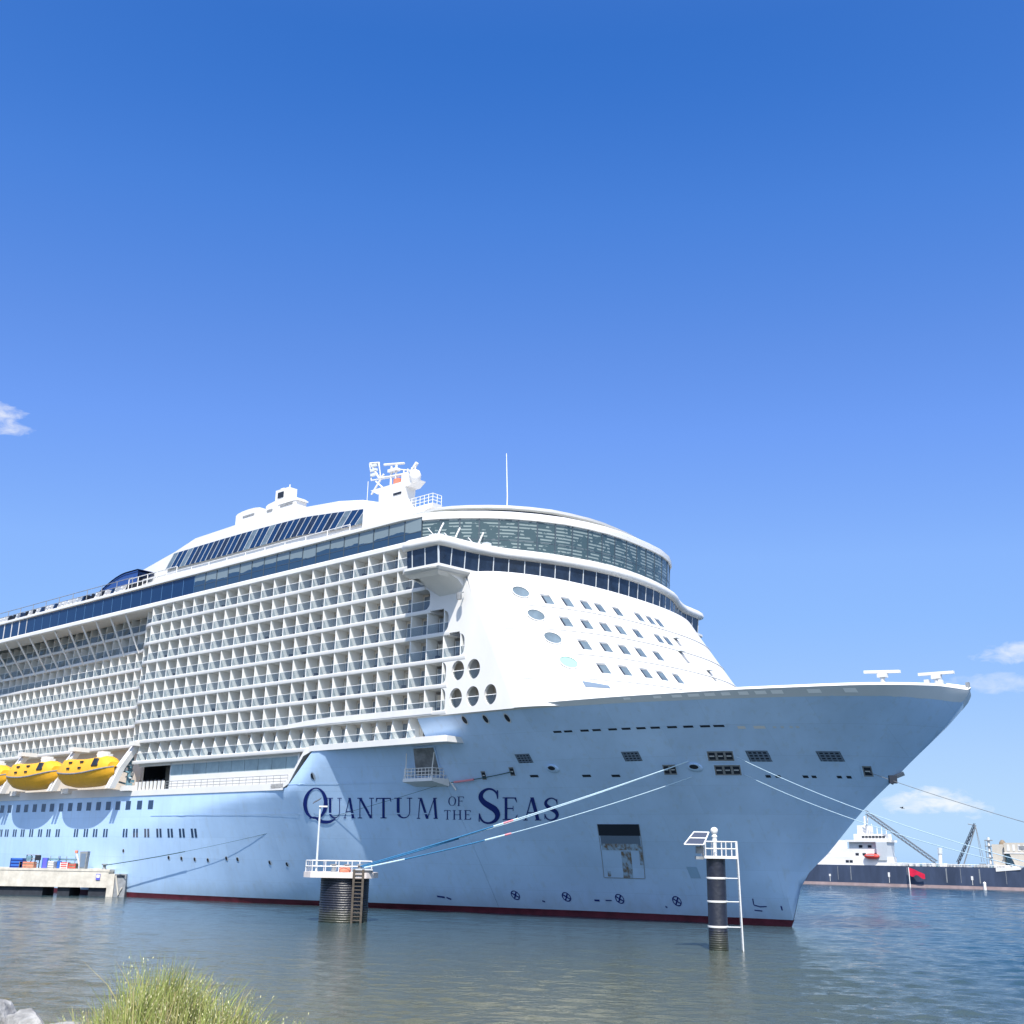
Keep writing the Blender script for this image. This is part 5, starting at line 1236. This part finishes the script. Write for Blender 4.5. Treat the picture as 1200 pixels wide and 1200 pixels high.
# lattice boom running down to the right
def lattice(p0, p1, w, m, name, n=16, r=.09):
    p0, p1 = Vector(p0), Vector(p1); s = MB(); dz = Vector((0, 0, w/2)); dy = Vector((0, w/2, 0))
    c = [dz+dy, dz-dy, -dz-dy, -dz+dy]
    for k in c: s.tube([p0+k, p1+k], r, m, 4)
    for i in range(n):
        a = p0+(p1-p0)*i/n; b = p0+(p1-p0)*(i+1)/n
        for j in range(4): s.tube([a+c[j], b+c[(j+1) % 4]], r*.6, m, 3, False)
    return s.build(name, T)
lattice((17.6, 3, 20.4), (37.5, 3, 6.6), 1.0, cranem, 'crane_boom', 18)
lattice((43.2, 3, 6.4), (49.0, 3, 16.6), .9, cranem, 'crane_boom', 10)
s = MB(); s.tube([(45, 3, 6.4), (49.2, 3, 16.2)], .15, greyst); s.tube([(49.2, 3, 16.6), (50.6, 3, 7)], .07, greyst); s.tube([(49.2, 3, 16.6), (49.9, 3, 7)], .07, greyst); s.tube([(47.2, 3, 16.9), (49.4, 3, 16.4)], .12, greyst); s.build('crane_stays', T)
s = MB(); s.tube([(38, 4, 5.6), (38.2, 4, 9.0)], .5, tanw, 8); s.tube([(38.2, 4, 9.0), (38.3, 4, 10.6)], .65, greyw, 8); s.build('vent_post', T)
s = MB()
for i in range(70):
    x = 25+i*.52+random.uniform(-.2, .2); h = random.uniform(.3, 1.1); s.box((x, 1+random.uniform(0, 3), 5.3), (x+random.uniform(.25, .9), 4, 5.5+h), random.choice([greyst, tanw, teal, steel, tanw, greyst]))
s.tube([(24.5, .6, 6.35), (59, .6, 6.1)], .09, tanw, 4); s.tube([(24.5, .6, 5.95), (59, .6, 5.75)], .06, steel, 4)
for i in range(40): s.tube([(24.5+i*.9, .6, 5.4), (24.5+i*.9, .6, 6.35)], .05, tanw, 4)
s.build('deck_pipework', T)
s = MB(); s.tube([(51.5, 5, 6), (51.5, 5, 13.4)], .35, tanw)
for z in (8, 9.5, 11, 12.5): s.box((50.6, 4.4, z), (52.4, 5.6, z+.25), greyst)
s.tube([(50.8, 4.4, 6), (50.8, 4.4, 12.5)], .08, greyst); s.build('access_tower', T)
s = MB(); s.box((52.6, 4, 5.5), (55.6, 12, 11.6), beige); s.lathe([(.9, 11.6), (.8, 12.2), (.3, 12.8)], (54.4, 7), rust, 10); s.build('pump_house', T)
s = MB(); s.box((56.2, 3, 9.3), (74, 13, 12.0), beige); s.hexa([(59, 3, 5.5), (74, 3, 5.5), (74, 13, 5.5), (59, 13, 5.5), (57.4, 3, 9.3), (74, 3, 9.3), (74, 13, 9.3), (57.4, 13, 9.3)], beige)
s.box((55.7, 5, 6), (58.4, 9, 9.2), teal); s.box((56.0, 2.9, 9.25), (74, 3.02, 9.5), tanw)
for i in range(12): s.box((57+i*1.4, 2.94, 9.9), (57.6+i*1.4, 3.0, 11.5), tanw)
s.box((60, 2.9, 10.3), (62.2, 2.98, 11.2), greyst); s.build('hopper_house', T)
s = MB(); s.hexa([(54.6, -.1, 4.6), (61, -.1, 5.2), (61, 2, 5.2), (54.6, 2, 4.6), (54.6, -.1, 5.6), (61.2, -.1, 5.75), (61.2, 2, 5.75), (54.8, 2, 5.6)], tanw); s.build('bow_screen', T)
s = MB()
for x, z0, z1 in [(24.4, 2.6, 3.8), (47.8, 2.3, 3.3), (6.2, 2.4, 3.0)]: s.box((x, -.1, z0), (x+.55, 0.05, z1), tanw); s.tube([(x+.3, -.1, 1), (x+.3, -.1, z0)], .06, tanw)
s.build('draught_mark', T)
for x in (9, 13, 30, 41, 45, 50, 57):
    s = MB(); s.box((x, -.03, 1.5), (x+.12+.1*(x % 3), .02, 5.2), MATS['weathered grey steel']); s.build('rust_streak', T)
tw = lambda x, y, z: Vector((90.2, 345.2, 0))+TD*x+Vector((-TD.y, TD.x, 0))*y+Vector((0, 0, z))
e = empty('tender_boat', tw(19.5, 0.9, 7.3), TROT); tag(e, 'small red lifeboat hung on the side of the tanker deckhouse', 'lifeboat')
s = MB(); rows = []
for i in range(13):
    t = -1+i/6; w = max(.05, (1-abs(t)**2.6))**.5; rows.append([(t*2.3, w*.9*math.cos(a), .8+w*(.8 if math.sin(a) < 0 else .75)*math.sin(a)) for a in lin(0, 2*math.pi*.9, 10)])
s.grid(rows, bootred, closed=True); s.build('boat_hull', e, smooth=60)
s = MB(); s.box((-1.2, -.93, 1.0), (1.1, -.86, 1.15), tanw); s.build('grab_rail', e)
e = empty('flag', tw(31.2, -1.2, 1.0), TROT); tag(e, 'drooping red flag on a white staff in front of the tanker hull', 'flag')
s = MB(); s.tube([(0, 0, -1.6), (-.12, 0, 4.3)], .13, tanw); s.build('staff', e)
s = MB(); rows = []
for i in range(11):
    t = i/10; rows.append([(t*4.3, .25*math.sin(t*7+k), 4.15-1.1*t-.5*t*t-k*(2.0-.95*t+.35*math.sin(t*9))) for k in lin(0, 1, 5)])
s.grid(rows, flagred); s.grid([[(x, y+.03, z) for x, y, z in r] for r in rows], flagred); s.build('cloth', e, smooth=60)
e = empty('marker_post', tw(52.2, -2.5, 0)); tag(e, 'short white marker post in the water by the tanker', 'post')
s = MB(); s.tube([(0, 0, -1), (0, 0, 1.5)], .38, tanw, 10); s.build('shaft', e); s = MB(); s.lathe([(.42, 1.5), (.42, 1.7), (.1, 2.0)], (0, 0), tanw, 10); s.build('cap', e)

# ------------------------------------------------------------------ gull
s = MB()
rows = [[(x, r*math.cos(a), r*math.sin(a)) for a in lin(0, 2*math.pi*5/6, 6)] for x, r in [(-.35, .02), (-.2, .08), (0, .1), (.2, .08), (.38, .03), (.6, .05)]]
s.grid(rows, birdm, closed=True)
for sg in (1, -1): s.prism([(.15, sg*.05, .05), (-.2, sg*.05, .05), (-.25, sg*.6, .3), (-.35, sg*1.05, .2), (.02, sg*.6, .33)], (0, 0, .03), birdm)
bo = s.build('bird', loc=(54.6, 158, 13.4), smooth=50); bo.scale = (.55, .55, .55)
tag(bo, 'small dark bird flying low right of the bow', 'bird')

# ------------------------------------------------------------------ rocks and grass in front
import bmesh
def rock(loc, sc, seed_, label):
    rnd = random.Random(seed_); bm = bmesh.new(); bmesh.ops.create_icosphere(bm, subdivisions=3, radius=1)
    pl = [(Vector((rnd.uniform(-1, 1), rnd.uniform(-1, 1), rnd.uniform(-.4, 1))).normalized(), rnd.uniform(.5, .85)) for _ in range(11)]
    for v in bm.verts:
        for n_, d in pl:
            k = v.co.dot(n_)
            if k > d: v.co -= n_*(k-d)
        v.co += Vector((rnd.uniform(-.02, .02), rnd.uniform(-.02, .02), rnd.uniform(-.02, .02)))
        v.co = Vector((v.co.x*sc[0], v.co.y*sc[1], v.co.z*sc[2]))
    me = bpy.data.meshes.new('rock'); bm.to_mesh(me); bm.free(); me.materials.append(rockm)
    o = bpy.data.objects.new('rock', me); C.collection.objects.link(o); o.location = loc; o.rotation_euler = (0, 0, rnd.uniform(0, 6)); tag(o, label, 'rock')
rock((-3.90, 9.1, 4.68), (.36, .32, .31), 1, 'largest pale grey rock at the bottom left corner of the photo')
rock((-3.53, 9.0, 4.66), (.27, .26, .26), 4, 'middle-sized grey rock between the corner rock and the grass')
rock((-3.25, 8.95, 4.64), (.24, .2, .20), 9, 'flat grey rock at the left foot of the grass clump')
rock((-3.70, 8.6, 4.70), (.16, .16, .13), 13, 'small rock wedged in front of the two biggest ones')
G = empty('grass_clump', (-2.55, 9.0, 4.35)); tag(G, 'tall green grass clump with pale seed heads on the bank', 'grass')
s = MB(); sd = MB(); rnd = random.Random(3)
env = lambda x: interp(x, [-.85, -.6, -.35, -.12, .05, .3, .5, .7, .95], [.42, .54, .70, .94, .90, .84, .74, .60, .44])
ct = [(rnd.gauss(.0, .48), rnd.uniform(-.38, .38), rnd.uniform(.75, 1.12), rnd.gauss(0, .16)) for _ in range(74)]
st_ = MB()
for i in range(7200):
    cx_, cy_, ch_, cl_ = ct[i % 74]
    x = max(-.95, min(1.0, cx_+rnd.gauss(0, .055))); y = cy_+rnd.gauss(0, .05)
    h = env(x)*ch_*rnd.uniform(.35, 1.03)*(1-.2*abs(y)); bend = (cl_+rnd.gauss(.04, .13))*h; by = rnd.gauss(0, .1)*h; w = rnd.uniform(.0025, .006)
    if rnd.random() < .03: h *= 1.15; w *= .7
    a = rnd.uniform(0, math.pi); dx, dy = math.cos(a)*w, math.sin(a)*w
    P = lambda t: Vector((x*.85+x*.15*t+bend*t*t, y+by*t*t, h*t*(1-.12*t*min(1, abs(bend/h)*3))))
    pts = [P(t) for t in (0, .4, .75, 1)]
    rows = [[p+Vector((dx, dy, 0))*k, p-Vector((dx, dy, 0))*k] for p, k in zip(pts, (1, .9, .6, .1))]
    (st_ if rnd.random() < .24 else s).grid(rows, dry if s is None else stalk)
    if i % 3 == 0 and h > .25:
        for k in range(rnd.randint(3, 10)):
            p = P(.58+.045*k)+Vector((rnd.uniform(-.022, .022), rnd.uniform(-.02, .02), rnd.uniform(-.01, .02))); q = Vector((rnd.uniform(-.008, .008), rnd.uniform(-.006, .006), rnd.uniform(.008, .024))); n_ = Vector((rnd.uniform(-1, 1), rnd.uniform(-1, 1), 0)).normalized()*.0035
            sd.grid([[p-n_*.3, p+n_*.3], [p+q*.5-n_, p+q*.5+n_], [p+q, p+q+n_*.1]], seed)
st_.ms = [dry]; st_.m = [0]*len(st_.m); st_.build('dry_stems', G)
s.build('blades', G); sd.build('seed_heads', G)
